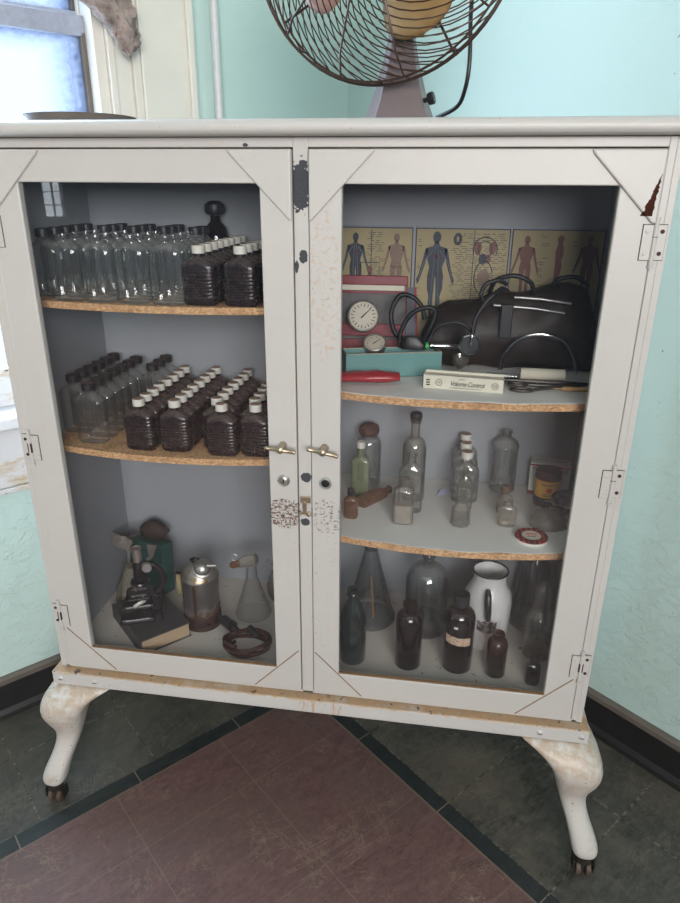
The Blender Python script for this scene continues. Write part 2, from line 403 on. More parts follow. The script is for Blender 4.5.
# window 1 in the left wall: casing, stops, sashes, glass, stool and apron
w1 = empty('window_1'); struct(w1); w1.matrix_world = RM
def wpart(name, mats, boxes, bevel=0):
    m = MB()
    for b in boxes: m.box(*b)
    return m.build(name, mats, w1, smooth=0, bevel=bevel)
CW = .145
wpart('casing', 'cream', [(WA0 - .255, WA0 - .108, 0, .022, .905, WZ1 + .15), (WA0 - .255, WA0 - .235, .022, .034, .905, WZ1 + .15),
      (WA1 + .02, WA1 + .165, 0, .022, .905, WZ1 + .15), (WA0 - .255, WA1 + .165, 0, .024, WZ1 + .02, WZ1 + .17)], .004)
wpart('stop', 'cream', [(WA0 - .10, WA0, -.15, -.09, .88, WZ1), (WA0 - .108, WA0 - .088, -.02, .016, .93, WZ1), (WA0 - .088, WA0 - .045, -.04, .004, .93, WZ1), (WA0 - .045, WA0 - .028, -.05, .010, .93, WZ1), (WA0 - .028, WA0, -.07, -.004, .93, WZ1),
      (WA0 - .004, WA0 + .004, -.15, -.07, .905, WZ1), (WA1, WA1 + .02, -.15, .016, .905, WZ1)], .002)
wpart('sash_edge', 'capwood', [(WA0, WA0 + .012, -.085, -.05, WZ0, 1.80), (WA0, WA0 + .012, -.12, -.088, 1.85, WZ1)], .002)
wpart('lower_sash', 'sillpaint', [(WA1 - .045, WA1, -.085, -.05, WZ0, 1.83), (WA0 + .012, WA1, -.085, -.045, WZ0, 1.005)], .003)
wpart('meeting_rail', 'sash', [(WA0, WA1, -.085, -.05, 1.79, 1.835)], .003)
wpart('upper_sash', 'sash', [(WA1 - .045, WA1, -.12, -.088, 1.80, WZ1), (WA0, WA1, -.12, -.088, 1.82, 1.85), (WA0, WA1, -.12, -.088, WZ1 - .05, WZ1)], .003)
n_ = NT('hazy_window_glass'); t_ = n_.node('ShaderNodeBsdfTransparent'); t_.inputs[0].default_value = (.95, .97, 1, 1)
g_ = n_.node('ShaderNodeBsdfTranslucent'); g_.inputs[0].default_value = (.12, .135, .185, 1)
mx = n_.node('ShaderNodeMixShader'); x_, y_, z_ = n_.xyz(); ed_ = n_.math('MAXIMUM', n_.step(x_, .93, .82), n_.math('MAXIMUM', n_.step(n_.math('ABSOLUTE', n_.math('SUBTRACT', z_, 1.815)), .075, .02), 0.0))
n_.l.new(n_.math('ADD', .02, n_.math('MULTIPLY', n_.math('MULTIPLY', ed_, n_.math('ADD', .55, n_.noise(60, 5, .7))), .78), clamp=True), mx.inputs[0]); n_.l.new(t_.outputs[0], mx.inputs[1]); n_.l.new(g_.outputs[0], mx.inputs[2]); n_.l.new(mx.outputs[0], n_.out.inputs[0])
M['winglass'] = n_.m
wpart('glass', 'winglass', [(WA0 + .012, WA1 - .045, -.070, -.067, 1.005, 1.80), (WA0 + .012, WA1 - .045, -.106, -.103, 1.85, WZ1 - .05)])
wpart('sill', 'sillpaint', [(WA0 - .10, WA1 + .0, -.14, .001, .872, .905), (WA0 - .28, WA1 + .19, .0, .062, .872, .905)], .006)
wpart('apron', 'sillpaint', [(WA0 - .23, WA1 + .14, 0, .020, .705, .872), (WA0 - .23, WA1 + .14, .020, .028, .69, .705)], .003)
# window 2 (far wall) and window 3 (wall behind): frames and glazing bars
for nm, bx in (('window_2', [(AM, AM + .05, FB0, FB0 + .01, FZ0, FZ1), (AM, AM + .05, FB1 - .01, FB1, FZ0, FZ1), (AM, AM + .05, FB0, FB1, FZ0, FZ0 + .01), (AM, AM + .05, FB0, FB1, FZ1 - .01, FZ1),
                            (AM, AM + .04, (FB0 + FB1) / 2 - .006, (FB0 + FB1) / 2 + .006, FZ0, FZ1), (AM, AM + .04, FB0, FB1, 1.26, 1.27), (AM, AM + .04, FB0, FB1, 1.38, 1.39)]),
               ('window_3', [(VA0, VA0 + .06, BM, BM + .06, VZ0, VZ1), (VA1 - .06, VA1, BM, BM + .06, VZ0, VZ1), (VA0, VA1, BM, BM + .06, VZ0, VZ0 + .06), (VA0, VA1, BM, BM + .06, VZ1 - .06, VZ1),
                            (VA0, VA1, BM, BM + .05, 2.18, 2.22), ((VA0 + VA1) / 2 - .04, (VA0 + VA1) / 2 + .04, BM, BM + .05, VZ0, VZ1)])):
    struct(rb(nm, 'sillpaint', bx, smooth=0))

# wall pipe, left wall
m = MB(); m.tube([(.478, .022, .02), (.478, .022, HC - .02)], .0115, 16)
for z in (.5, 1.45, 2.3): m.box(.474, .482, 0, .012, z - .008, z + .008); m.tube([(.478, .022, z - .01), (.478, .022, z + .01)], .0135, 16)
pp = m.build('wall_pipe', simple('pipe_paint', (.62, .62, .63), .35, 0, .1, 60)); pp.matrix_world = RM
tag(pp, 'thin white painted vertical pipe on the aqua wall right of the window', 'pipe')

# hanging mottled thing at the window
n = NT('mottled_bark'); f = n.noise(26, 6, .7); g = n.noise(11, 3)
col = n.mix(n.step(f, .3, .7), (.12, .09, .08), (.46, .36, .32)); col = n.mix(n.step(g, .56, .62), col, (.06, .045, .045)); col = n.mix(n.step(n.noise(45, 2), .69, .71), col, (.22, .10, .04))
M['bark'] = n.fin(col, .6, bump=f, bstr=1.0, bdist=.012)
m = MB(); rings = []
P = [(.738, 1.742, .004, .006), (.742, 1.757, .022, .012), (.740, 1.775, .030, .017), (.744, 1.795, .034, .02), (.760, 1.815, .044, .022), (.780, 1.838, .058, .026), (.795, 1.86, .068, .03), (.805, 1.885, .074, .032), (.79, 1.92, .062, .03), (.80, 1.96, .05, .028), (.80, 2.0, .03, .02), (.80, 2.03, .008, .008)]
PP = []
for i in range(len(P) - 1):
    for q in range(4): PP.append(tuple(P[i][c] + (P[i + 1][c] - P[i][c]) * q / 4 for c in range(4)))
PP.append(P[-1])
for a, z, w, d in PP:
    r = []
    for j in range(36):
        t = 2 * PI * j / 36; k = 1.12 + .30 * noise.noise(Vector((math.cos(t) * 1.5, math.sin(t) * 1.5, z * 30))) + .34 * noise.noise(Vector((math.cos(t) * 4, math.sin(t) * 4, z * 75)))
        r.append((a + w * .86 * k * math.cos(t), .055 + d * k * math.sin(t), z + .006 * noise.noise(Vector((t * 2, z * 50, 3)))))
    rings.append(r)
m.loft(rings); m.tube([(.80, .055, 2.02), (.80, .045, 2.2), (.80, .024, 2.5)], .0015, 6)
hb = m.build('hanging_driftwood', 'bark', smooth=60); hb.matrix_world = RM
tag(hb, 'mottled pinkish grey pointed driftwood piece hanging before the window frame', 'driftwood')

# ------------------------------------------------------------------ cabinet
cab = empty('display_cabinet'); tag(cab, 'old white enamelled metal medical cabinet with two glass doors on curved legs', 'cabinet')
D = .395
m = MB()
m.box(-.60, -.588, .004, D, .382, 1.528); m.box(.588, .60, .004, D, .382, 1.528)
m.box(-.588, .588, D - .01, D, .382, 1.528)
m.box(-.5885, .5885, .006, D - .01, 1.5125, 1.528)
m.box(-.588, .588, .018, D - .01, .395, .416); m.box(-.5885, .5885, .0045, .018, .382, .3885)
m.box(-.589, -.5768, .0045, .02, .382, 1.528); m.box(.5768, .589, .0045, .02, .382, 1.528)
m.box(-.0128, .0128, .0045, .024, .382, 1.528)
m.box(-.006, .006, .024, D - .01, .41, 1.52)
body = m.build('body', 'enamel', cab, smooth=0, bevel=.0015)
m = MB(); e_ = .0008
m.box(-.5875, -.586, .02, D - .011, .417, 1.512); m.box(.586, .5875, .02, D - .011, .417, 1.512); m.box(-.586, -.0065, D - .0125, D - .0105, .417, 1.512); m.box(.0065, .586, D - .0125, D - .0105, .417, 1.512)
m.box(-.0078, -.0063, .026, D - .013, .417, 1.512); m.box(.0063, .0078, .026, D - .013, .417, 1.512)
m.build('inner_lining', 'inside', cab, smooth=0)
n = NT('cabinet_floor_paint'); f = n.noise(60, 4)
c = n.mix(n.noise(5), (.50, .47, .42), (.62, .585, .53)); c = n.mix(n.step(n.noise(70, 3), .68, .72), c, (.13, .1, .08))
M['cabfloor'] = n.fin(c, .6)
m = MB(); m.box(-.585, -.0085, .02, D - .013, .4165, .4195); m.box(.0085, .585, .02, D - .013, .4165, .4195); m.build('floor_panel', 'cabfloor', cab, smooth=0)
# top board with rolled edge
m = MB(); pr = [(-.018, 1.529), (-.0265, 1.533), (-.0285, 1.541), (-.0265, 1.549), (-.019, 1.5535), (0, 1.554), (.42, 1.554), (.428, 1.549), (.43, 1.541), (.428, 1.533), (.42, 1.529)]
m.loft([[(x, y, z) for y, z in pr] for x in (-.655, .655)])
m.build('top', 'enamel', cab, smooth=50, bevel=.004)
# base frame
m = MB(); m.box(-.614, .614, -.0185, .41, .3455, .3815); m.build('base_frame', 'base', cab, smooth=0, bevel=.003)
m = MB()
for x, z in ((-.592, .364), (-.507, .364), (.512, .364), (.598, .364)):
    m = MB(); m.M = Matrix.Translation((x, -.0185, z)) @ Matrix.Rotation(PI / 2, 4, 'X'); m.lathe([(.0065, 0), (.006, .002), (.0035, .0038), (.001, .0042)], 14)
    m.M = Matrix.Identity(4); m.box(x - .004, x + .004, -.0236, -.0226, .3632, .3645, 1)
    m.build('base_screw', ['base', 'hole'], cab)

# cabriole legs on casters
def leg(sx, sy, nm='leg'):
    m = MB(); secs = [(.347, .000, .150, 7), (.336, .008, .146, 5), (.318, .026, .130, 3.8), (.292, .036, .116, 3.2), (.262, .033, .101, 2.9), (.232, .018, .082, 2.7), (.2, .000, .060, 2.6), (.17, -.002, .053, 2.5),
            (.14, .002, .050, 2.5), (.112, .010, .052, 2.6), (.085, .018, .056, 2.8), (.065, .020, .056, 2.8), (.052, .016, .050, 2.5), (.047, .010, .038, 2.3)]
    out = []
    for z, o, s_, e in secs:
        o += (.347 - z) * .125; s_ *= 1.04; z = .347 - (.347 - z) * .953; cc = o - s_ / 2; out.append((z, s_ / 2, s_ / 2, e, sx * cc, sy * cc))
    m.sq(out, n=28)
    # apron lugs that carry the leg along the frame
    x0, y0 = (.612 * sx, -.0165 if sy < 0 else .408)
    o = m.build(nm, 'leg', cab, smooth=60); o.location = (x0, y0, 0)
    sub = o.modifiers.new('sub', 'SUBSURF'); sub.levels = sub.render_levels = 1
    # caster
    fc = (sx * (.055 - .026), sy * (.055 - .026)); k = MB()
    k.lathe([(.012, .064), (.012, .048), (.018, .046), (.018, .040)], 14, fc)
    k.box(fc[0] - .0235, fc[0] - .0205, fc[1] - .013, fc[1] + .013, .016, .044); k.box(fc[0] + .0205, fc[0] + .0235, fc[1] - .013, fc[1] + .013, .016, .044)
    k.box(fc[0] - .003, fc[0] + .003, fc[1] - .008, fc[1] + .008, .012, .038); k.box(fc[0] - .0215, fc[0] + .0215, fc[1] - .009, fc[1] + .009, .034, .038)
    c = k.build('caster', 'caster', o, smooth=30)
    for s in (-1, 1):
        w = MB(Matrix.Translation((fc[0] + s * .011, fc[1], .019)) @ Matrix.Rotation(PI / 2, 4, 'Y')); w.lathe([(.013, -.0065), (.0182, -.0045), (.019, 0), (.0182, .0045), (.013, .0065)], 22)
        w.build('wheel', 'wheel', o)
for sx, sy in ((-1, -1), (1, -1), (-1, 1), (1, 1)): leg(sx, sy)

# doors
def door(s):
    """s = -1 left, +1 right; hinge side is the outer stile"""
    X = lambda x: s * x
    r = empty('door', (0, 0, 0)); r.parent = cab
    xi0, xi1, xo0, xo1 = .0145, .0707, .5125, .5752; z0, z1, zb, zt = .3905, .447, 1.4564, 1.510
    def bx(mm, a, b, *k): mm.box(min(X(a), X(b)), max(X(a), X(b)), *k)
    m = MB(); bx(m, xi0, xi1, 0, .016, z0, z1); bx(m, xi0, xi1, 0, .016, z1, zb); bx(m, xi0, xi1, 0, .016, zb, zt)
    # frame as one loop of four mitred members
    m = MB(); O = [(X(xi0), z0), (X(xo1), z0), (X(xo1), zt), (X(xi0), zt)]; I = [(X(xi1), z1), (X(xo0), z1), (X(xo0), zb), (X(xi1), zb)]
    vs = []
    for y in (0, .016):
        vs += [(x, y, z) for x, z in O] + [(x, y, z) for x, z in I]
    fs = []
    for i in range(4):
        j = (i + 1) % 4
        fs += [(i, j, 4 + j, 4 + i), (8 + i, 12 + i, 12 + j, 8 + j), (i, 8 + i, 8 + j, j), (4 + i, 4 + j, 12 + j, 12 + i)]
    m.add(vs, fs); m.build('frame', 'enamel', r, smooth=0, bevel=.0022)
    m = MB(); bx(m, xi1 - .004, xo0 + .004, .009, .0115, z1 - .004, zb + .004); m.build('glass_pane', 'pane', r, smooth=0)
    m = MB()   # rusty bead along the lower edge of the glass
    bx(m, xi1, xo0, .002, .009, z1, z1 + .0022); m.build('glazing_bead', 'rustbead', r, smooth=0)
    def gus(p):
        m = MB(); m.prism([(X(x), z) for x, z in p], -.0055, .001, 'y'); m.build('gusset', 'enamel', r, smooth=0, bevel=.0028, seg=3)
    gus([(xi0 + .0005, 1.5095), (.126, 1.5095), (.121, 1.503), (.021, 1.40), (xi0 + .0005, 1.397)])
    gus([(xo1 - .0005, 1.5095), (.463, 1.5095), (.467, 1.502), (.567, 1.402), (xo1 - .0005, 1.40)])
    # lower corners: flush gussets with a rusty seam
    for (a, b), (c_, d) in (((.018, .5), (.122, .3925)), ((.567, .498), (.458, .3915))):
        m = MB(); v = Vector((c_ - a, d - b)).normalized(); nn = Vector((-v.y, v.x)) * .0011
        m.prism([(X(a + nn.x), b + nn.y), (X(c_ + nn.x), d + nn.y), (X(c_ - nn.x), d - nn.y), (X(a - nn.x), b - nn.y)], -.0006, .001, 'y')
        m.build('corner_seam', 'rustbead', r, smooth=0)
    # T handle
    hx = .041; m = MB(Matrix.Translation((X(hx), 0, .985)) @ Matrix.Rotation(PI / 2, 4, 'X'))
    m.lathe([(.0075, -.001), (.008, .002), (.0065, .005), (.0058, .008), (.0058, .024), (.0068, .026), (.0068, .031), (.003, .034)], 18)
    m.M = Matrix.Translation((X(hx), -.028, .985)) @ Matrix.Rotation(-.10 if s < 0 else -.19, 4, 'Y').inverted() @ Matrix.Rotation(PI / 2, 4, 'Y')
    m.lathe([(.0035, -.030), (.0045, -.0285), (.0046, -.026), (.004, -.022), (.0038, -.006), (.0058, -.003), (.0058, .003), (.0038, .006), (.004, .022), (.0046, .026), (.0045, .0285), (.0035, .030)], 16)
    m.build('handle', 'brass', r)
    m = MB(Matrix.Translation((X(.042), 0, .9095)) @ Matrix.Rotation(PI / 2, 4, 'X')); m.lathe([(.0125, -.001), (.0125, .002), (.0095, .0045), (.0085, .0035)], 24, cap1=False)
    m.lathe([(.0082, .002), (.0055, .0034) if s < 0 else (.008, .0021), (.001, .0036) if s < 0 else (.001, .0022)], 20, mi=0 if s < 0 else 1)
    m.box(-.0014, .0014, -.004, .004, .0034, .0042, 1)
    m.build('lock', ['steel', 'hole'], r)
    for hz in (1.372, .946, .532):
        m = MB(); bx(m, .5563, .5755, -.0004, .0003, hz - .0282, hz + .0282, 1); bx(m, .5782, .5955, .0035, .0047, hz - .0282, hz + .0282, 1); bx(m, .5575, .5745, -.0026, .0003, hz - .027, hz + .027); bx(m, .579, .5945, .0015, .0046, hz - .027, hz + .027)  # larger brown plates under the leaves paint in their shadow outline
        m.tube([(X(.5765), -.003, hz - .035), (X(.5765), -.003, hz + .035)], .0037, 12)
        m.box(X(.5765) - .0042, X(.5765) + .0042, -.0062, -.002, hz - .010, hz + .010, 1) if s < 0 or hz < .6 else m.box(X(.5765) - .0039, X(.5765) + .0039, -.0068, -.002, hz + .0085, hz + .0095, 1)
        for zz in (-.0375, .0375): m.tube([(X(.5765), -.003, hz + zz - .002), (X(.5765), -.003, hz + zz + .002)], .0045, 10)
        for zz in (-.017, .017):
            for xx, yy, mi in ((.564, -.0026, 0), (.588, .0015, 1)):
                m.M = Matrix.Translation((X(xx), yy, hz + zz)) @ Matrix.Rotation(PI / 2, 4, 'X'); m.lathe([(.0036, -.0005), (.0034, .0008), (.0015, .0015)], 12, mi=mi); m.M = Matrix.Identity(4)
        m.build('hinge', ['enamel', 'brownmetal'], r)
    return r
M['rustbead'] = simple('rusty_seam', (.20, .115, .06), .8, 0, .6, 120)
dl = door(-1); dr = door(1); dl['label'] = 'door on the left with steel lock cylinder'; dr['label'] = 'door on the right with empty lock hole'
# latch keeper on the mullion
m = MB(); m.box(-.0095, .0115, .001, .0045, .862, .876); m.box(-.004, .003, -.003, .0045, .84, .866); m.box(-.0095, .0115, .0005, .0045, .836, .843)
m.tube([(.007, .0045, .838), (.007, -.004, .838)], .004, 10)
m.build('latch_keeper', 'brass', cab, smooth=0, bevel=.001)

# shelves: chipboard with bowed front edge, paper liner on top
def shelf(x0, x1, z, liner, seed):
    def out(dy=0, wav=0):
        pts = []
        for i in range(41):
            t = i / 40; x = x0 + (x1 - x0) * t
            pts.append((x, .070 - .042 * (1 - (2 * t - 1) ** 2) + dy + wav * .006 * noise.noise(Vector((x * 14, seed, 0))) + .0012 * noise.noise(Vector((x * 160, seed, 5)))))
        return pts + [(x1, D - .014), (x0, D - .014)]
    m = MB(); m.prism(out(), z - .0135, z); o = m.build('shelf', 'board', cab, smooth=0)
    if liner:
        k = MB(); k.prism(out(.002, 1), z + .0002, z + .0012); k.build('liner', 'liner', o, smooth=0)
L1, L2, R1, R2, B = 1.2395, .931, 1.0805, .7635, .4195
shelf(-.585, -.0085, L1, False, 1); shelf(-.585, -.0085, L2, False, 2); shelf(.0085, .585, R1, True, 3); shelf(.0085, .585, R2, True, 4)
R1 += .0015; R2 += .0015; L1 += .0003; L2 += .0003; B += .0003

# ------------------------------------------------------------------ bottles
def cap_mesh(m, r, z0, z1, side, top, ridged=True):
    n = 28; rings = []
    for z, k in ((z0, 1), (z1 - .0015, 1)):
        rings.append([(r * k * (1 - (.03 if j % 2 else 0)) * math.cos(2 * PI * j / n), r * k * (1 - (.03 if j % 2 else 0)) * math.sin(2 * PI * j / n), z) for j in range(n)])
    m.loft(rings, True, False, side); m.lathe([(r * .985, z1 - .0015), (r * .9, z1)], n, cap0=False, mi=side); m.lathe([(r * .9, z1), (r * .3, z1 + .0002)], n, cap0=False, mi=top)
def flat_bottle(name, w, d, h, mat, capmat=None, ribs=False, nr=.0105, caph=.014, e=3.6, neck=.012, topm=None, open_=False, sh=.16):
    """pharmacy bottle: rounded rectangular body, sloping shoulders, round neck"""
    a, b = w / 2, d / 2; hb = h - (caph if capmat else 0); zs = hb - neck - h * sh
    S = [(0, a * .86, b * .8), (.003, a * .96, b * .94), (.008, a, b)]
    if ribs:
        z = .014; k = 8; st = (zs - .02 - z) / k
        for i in range(k):
            S += [(z, a, b), (z + st * .15, a * .975, b * .90), (z + st * .4, a * .975, b * .90), (z + st * .55, a, b)]; z += st
    S += [(zs - .004, a, b), (zs, a * .985, b * .97), (zs + h * sh * .2, a * .94, b * .94, 3.4), (zs + h * sh * .48, a * .76, b * .86, 3), (zs + h * sh * .74, a * .5, b * .7, 2.5), (zs + h * sh * .92, nr * 1.2, min(b * .8, nr * 1.2), 2.2), (zs + h * sh, nr, nr, 2), (hb - .004, nr, nr, 2)]
    if not capmat: S += [(hb - .004, nr * 1.3, nr * 1.3, 2), (hb, nr * 1.3, nr * 1.3, 2), (hb, nr * .85, nr * .85, 2), (hb - .006, nr * .8, nr * .8, 2)]
    else: S += [(hb + .002, nr, nr, 2)]
    m = MB(); m.sq(S, n=28, e=e, cap1=bool(capmat)); o = m.build(name, mat, smooth=35)
    if capmat:
        k = MB(); cap_mesh(k, nr * 1.28, hb - .001, h, 0, 1); k.build('cap', [capmat, topm or capmat], o, smooth=30)
    return o
ORD = ['frontmost', 'second from the front', 'third from the front', 'fourth from the front', 'fifth from the front', 'sixth from the front', 'seventh from the front', 'eighth from the front', 'rearmost, ninth from the front']
def column(proto, cat_label, pts, group, first=True, extra=None):
    for i, (x, y, z) in enumerate(pts):
        j = (lambda: random.uniform(-.0015, .0015)); p = (x + j(), y + j(), z); lab = cat_label % ORD[i]
        if i == 0 and not proto.get('used'):
            proto['used'] = 1; proto.location = p; tag(proto, lab, 'bottle', group)
        else:
            dup(proto, p, lab, group, random.uniform(-.08, .08))
        if not proto.get('category'): proto['category'] = 'bottle'
dark = flat_bottle('dark_bottle', .0645, .036, .110, 'liquid', 'whitecap', True, .0098, .0135, topm='captop', neck=.007, sh=.14, e=4.5)
capd = flat_bottle('capped_clear_bottle', .065, .036, .132, 'clear', 'blackcap', False, .0115, .014, topm='duscap', neck=.006, sh=.14, e=4.5)
opn = flat_bottle('open_clear_bottle', .066, .037, .125, 'clear', None, False, .0115, neck=.009, sh=.14, e=4.5)
for p_ in (dark, capd, opn): pass
G1 = 'dark bottles with white caps on the upper left shelf'; G2 = 'dark bottles with white caps on the middle left shelf'
PT = .0385
column(dark, 'white capped dark bottle, upper shelf, left-hand dark column, %s', [(-.208, .064 + i * PT, L1) for i in range(8)], G1)
column(dark, 'white capped dark bottle, upper shelf, dark column nearest door frame, %s', [(-.128, .066 + i * PT, L1) for i in range(8)], G1)
for nm, x, y0, k in (('left-hand dark column', -.365, .070, 8), ('second dark column from the left', -.288, .074, 8), ('third dark column from the left', -.206, .106, 7), ('fourth dark column from the left', -.127, .112, 7)):
    column(dark, 'white capped dark bottle, middle shelf, ' + nm + ', %s', [(x, y0 + i * PT, L2) for i in range(k)], G2)
for x, y, w in ((-.184, .0665, 'white capped dark bottle standing out before the third dark column, middle left shelf'), (-.1145, .0745, 'white capped dark bottle standing out before the fourth dark column, middle left shelf')):
    dup(dark, (x, y, L2), w, G2)
G3 = 'clear bottles on the upper left shelf'
for i, (x, y0) in enumerate(((-.482, .072), (-.412, .066), (-.343, .062), (-.272, .058))):
    nm = ('first', 'second', 'third', 'fourth')[i] + ' clear column'
    column(opn, 'uncapped clear bottle, upper shelf, ' + nm + ', %s', [(x, y0 + j * .042, L1) for j in range(4)], G3)
    for j in range(4, 7 if i < 3 else 6):
        if not capd.get('used'): capd['used'] = 1; capd.location = (x, y0 + j * .041 + .006, L1); tag(capd, 'black capped clear bottle, upper shelf, %s, %s' % (nm, ORD[j]), 'bottle', G3)
        else: dup(capd, (x, y0 + j * .041 + .006, L1), 'black capped clear bottle, upper shelf, %s, %s' % (nm, ORD[j]), G3)
for j in range(5):
    dup(capd, (-.551, .118 + j * .044, L1), 'black capped clear bottle by the side wall, upper shelf, ' + ORD[j], G3)
G4 = 'black capped clear bottles on the middle left shelf'
for j in range(7): dup(capd, (-.484, .092 + j * .0395, L2), 'black capped clear bottle, middle shelf, inner clear column, ' + ORD[j], G4)
for j in range(6): dup(capd, (-.551, .150 + j * .0395, L2), 'black capped clear bottle, middle shelf, against side wall, ' + ORD[j], G4)
for j in range(3): dup(capd, (-.442, .25 + j * .041, L2) if False else (-.4165, .27 + j * .041, L2), 'black capped clear bottle, middle shelf, short third clear row, ' + ('front', 'middle', 'rear')[j], G4)
# dark round stopper of a taller bottle behind on the upper shelf
m = MB(); m.lathe([(.014, 0), (.020, .004), (.022, .012), (.020, .024), (.013, .031), (.006, .0325)], 20)
for o_ in (dark, capd, opn):
    if 'used' in o_: del o_['used']
for o_ in list(COL.objects):
    if 'used' in o_: del o_['used']
m = MB(); m.lathe([(.026, 0), (.029, .003), (.029, .105), (.024, .125), (.012, .138), (.011, .152)], 24)
tb = m.build('round_bottle', 'amber', loc=(-.268, .350, L1)); tag(tb, 'dark round bottle with bulbous black stopper behind clear bottles, upper left shelf', 'bottle')
m = MB(); m.lathe([(.010, .150), (.021, .154), (.024, .162), (.022, .174), (.013, .181), (.003, .182)], 20); m.build('stopper', 'blackcap', tb)

# --- middle right shelf
def round_bottle(name, prof, mat, loc, label, n=28, cat='bottle'):
    m = MB(); m.lathe(prof, n, cap1=False); return tag(m.build(name, mat, loc=loc, smooth=50), label, cat)
def cyl_prof(R, h, nr, nh, lip=1.35, lh=.006, shh=None, foot=.004):
    shh = shh or R * .8; zs = h - nh - shh
    P = [(R * .55, .004), (R * .82, 0), (R * .97, foot * .5), (R, foot), (R, zs)]
    for i in range(1, 6):
        t = i / 5 * PI / 2; P.append((nr + (R - nr) * math.cos(t), zs + shh * math.sin(t)))
    P += [(nr, h - lh - .001), (nr * lip, h - lh), (nr * lip * 1.03, h - lh * .5), (nr * lip, h), (nr * .8, h), (nr * .75, h - .01)]
    return P
# green tinted flat bottle
o = flat_bottle('medicine_bottle', .042, .026, .140, 'greenish', 'whitecap', False, .0075, .014, neck=.022, sh=.07, e=6); o.location = (.083, .253, R2); tag(o, 'greenish flat medicine bottle with white cap and crusted wall, at the left', 'bottle')
# apothecary jar with crumpled top
j_ = round_bottle('glass_jar', cyl_prof(.030, .132, .020, .01, 1.1, .005, .02), 'clear', (.093, .335, R2), 'tall clear glass jar with crumpled brown stopper behind the greenish bottle')
m = MB(); R_ = [[((.022 + .004 * noise.noise(Vector((math.cos(t) * 2, math.sin(t) * 2, z * 90)))) * k * math.cos(t), (.022 + .004 * noise.noise(Vector((math.cos(t) * 2, math.sin(t) * 2, z * 90)))) * k * math.sin(t), z) for t in [2 * PI * q / 20 for q in range(20)]] for z, k in ((.128, .85), (.134, 1.1), (.142, 1.15), (.150, 1.0), (.156, .6))]
m.loft(R_); m.build('stopper', simple('crumpled_brown', (.09, .045, .035), .9, 0, .5, 90, .5), j_, smooth=60)
# small brown bottle
o = flat_bottle('medicine_bottle', .031, .022, .070, 'brownglass', 'blackcap', False, .0065, .013, sh=.14, neck=.004); o.location = (.075, .142, R2); tag(o, 'small upright dusty brown bottle with black cap at the shelf front corner', 'bottle')
# lying brown bottle
o = flat_bottle('medicine_bottle', .034, .022, .108, 'brownglass', None, False, .007, sh=.14, neck=.014)
o.rotation_euler = (PI / 2, 0, 0); o.rotation_mode = 'XYZ'
d_ = Vector((.065, .093, 0)).normalized(); zz = Vector((0, 0, 1)); o.matrix_world = Matrix.Translation((.089, .192, R2 + .0115)) @ Matrix(((-d_.y, 0, d_.x, 0), (d_.x, 0, d_.y, 0), (0, 1, 0, 0), (0, 0, 0, 1)))
tag(o, 'reddish brown flat bottle lying on its side on the shelf paper', 'bottle')
# tall rounded bottle, black stopper
tl = round_bottle('tall_bottle', cyl_prof(.0275, .200, .0105, .045, 1.25, .008, .03), 'dusty', (.206, .262, R2), 'tall dusty round bottle with black stopper, tallest on its shelf')
m = MB(); m.lathe([(.009, .192), (.009, .2), (.0135, .201), (.0145, .207), (.013, .2135), (.008, .216)], 20); m.build('stopper', 'blackcap', tl)
o = flat_bottle('medicine_bottle', .055, .032, .140, 'clear', None, False, .0095, sh=.16, neck=.02); o.location = (.203, .197, R2); tag(o, 'clear flat bottle between the tall stoppered bottle and small square bottle', 'bottle')
o = flat_bottle('medicine_bottle', .045, .033, .108, 'dusty', None, False, .009, sh=.10, neck=.02, e=7); o.location = (.191, .138, R2); tag(o, 'small square-shouldered cloudy bottle in front of the tall stoppered bottle', 'bottle')
m = MB(); m.sq([(.002, .0205, .0145, 7), (.045, .0205, .0145, 7)]); m.build('residue', 'residuelt', o) if 'residuelt' in M else m.build('residue', simple('pale_residue', (.34, .31, .27), .8, 0, .35, 60), o)
for (x, y, h, lab) in ((.325, .352, .138, 'rear'), (.325, .313, .130, 'middle'), (.327, .272, .124, 'front')):
    o = flat_bottle('medicine_bottle', .061, .034, h, 'clear', 'whitecap', False, .0105, .014, neck=.012, topm='captop'); o.location = (x, y, R2)
    tag(o, '%s one of three clear bottles with white caps queued front to back' % lab, 'bottle', 'three clear white capped bottles in a queue')
o = flat_bottle('medicine_bottle', .037, .024, .104, 'dusty', None, False, .006, sh=.26, neck=.022, e=5); o.location = (.325, .228, R2); tag(o, 'slender tapering panel bottle right before the white-capped queue', 'bottle')
m = MB(); m.lathe([(.0215, 0), (.022, .003), (.021, .012), (.020, .04), (.012, .05), (.0085, .054), (.0085, .062), (.0105, .063), (.0105, .067), (.008, .067), (.007, .06)], 8, cap1=False)
tag(m.build('faceted_bottle', 'dusty', loc=(.316, .150, R2), smooth=20), 'short eight-sided dusty glass bottle at the front of its row', 'bottle')
round_bottle('cylinder_bottle', [(.018, .004), (.028, 0), (.0305, .003), (.031, .008), (.031, .112), (.032, .114), (.032, .117), (.030, .119), (.028, .126), (.018, .134), (.011, .137), (.0105, .146), (.013, .147), (.013, .153), (.009, .153), (.008, .14)], 'clear', (.420, .350, R2), 'straight clear cylindrical bottle with narrow collar near the back wall')
k_ = round_bottle('cork_bottle', cyl_prof(.018, .052, .008, .008, 1.2, .003), 'cloudy', (.416, .222, R2), 'little cloudy bottle with crumbling cork behind the small clear one')
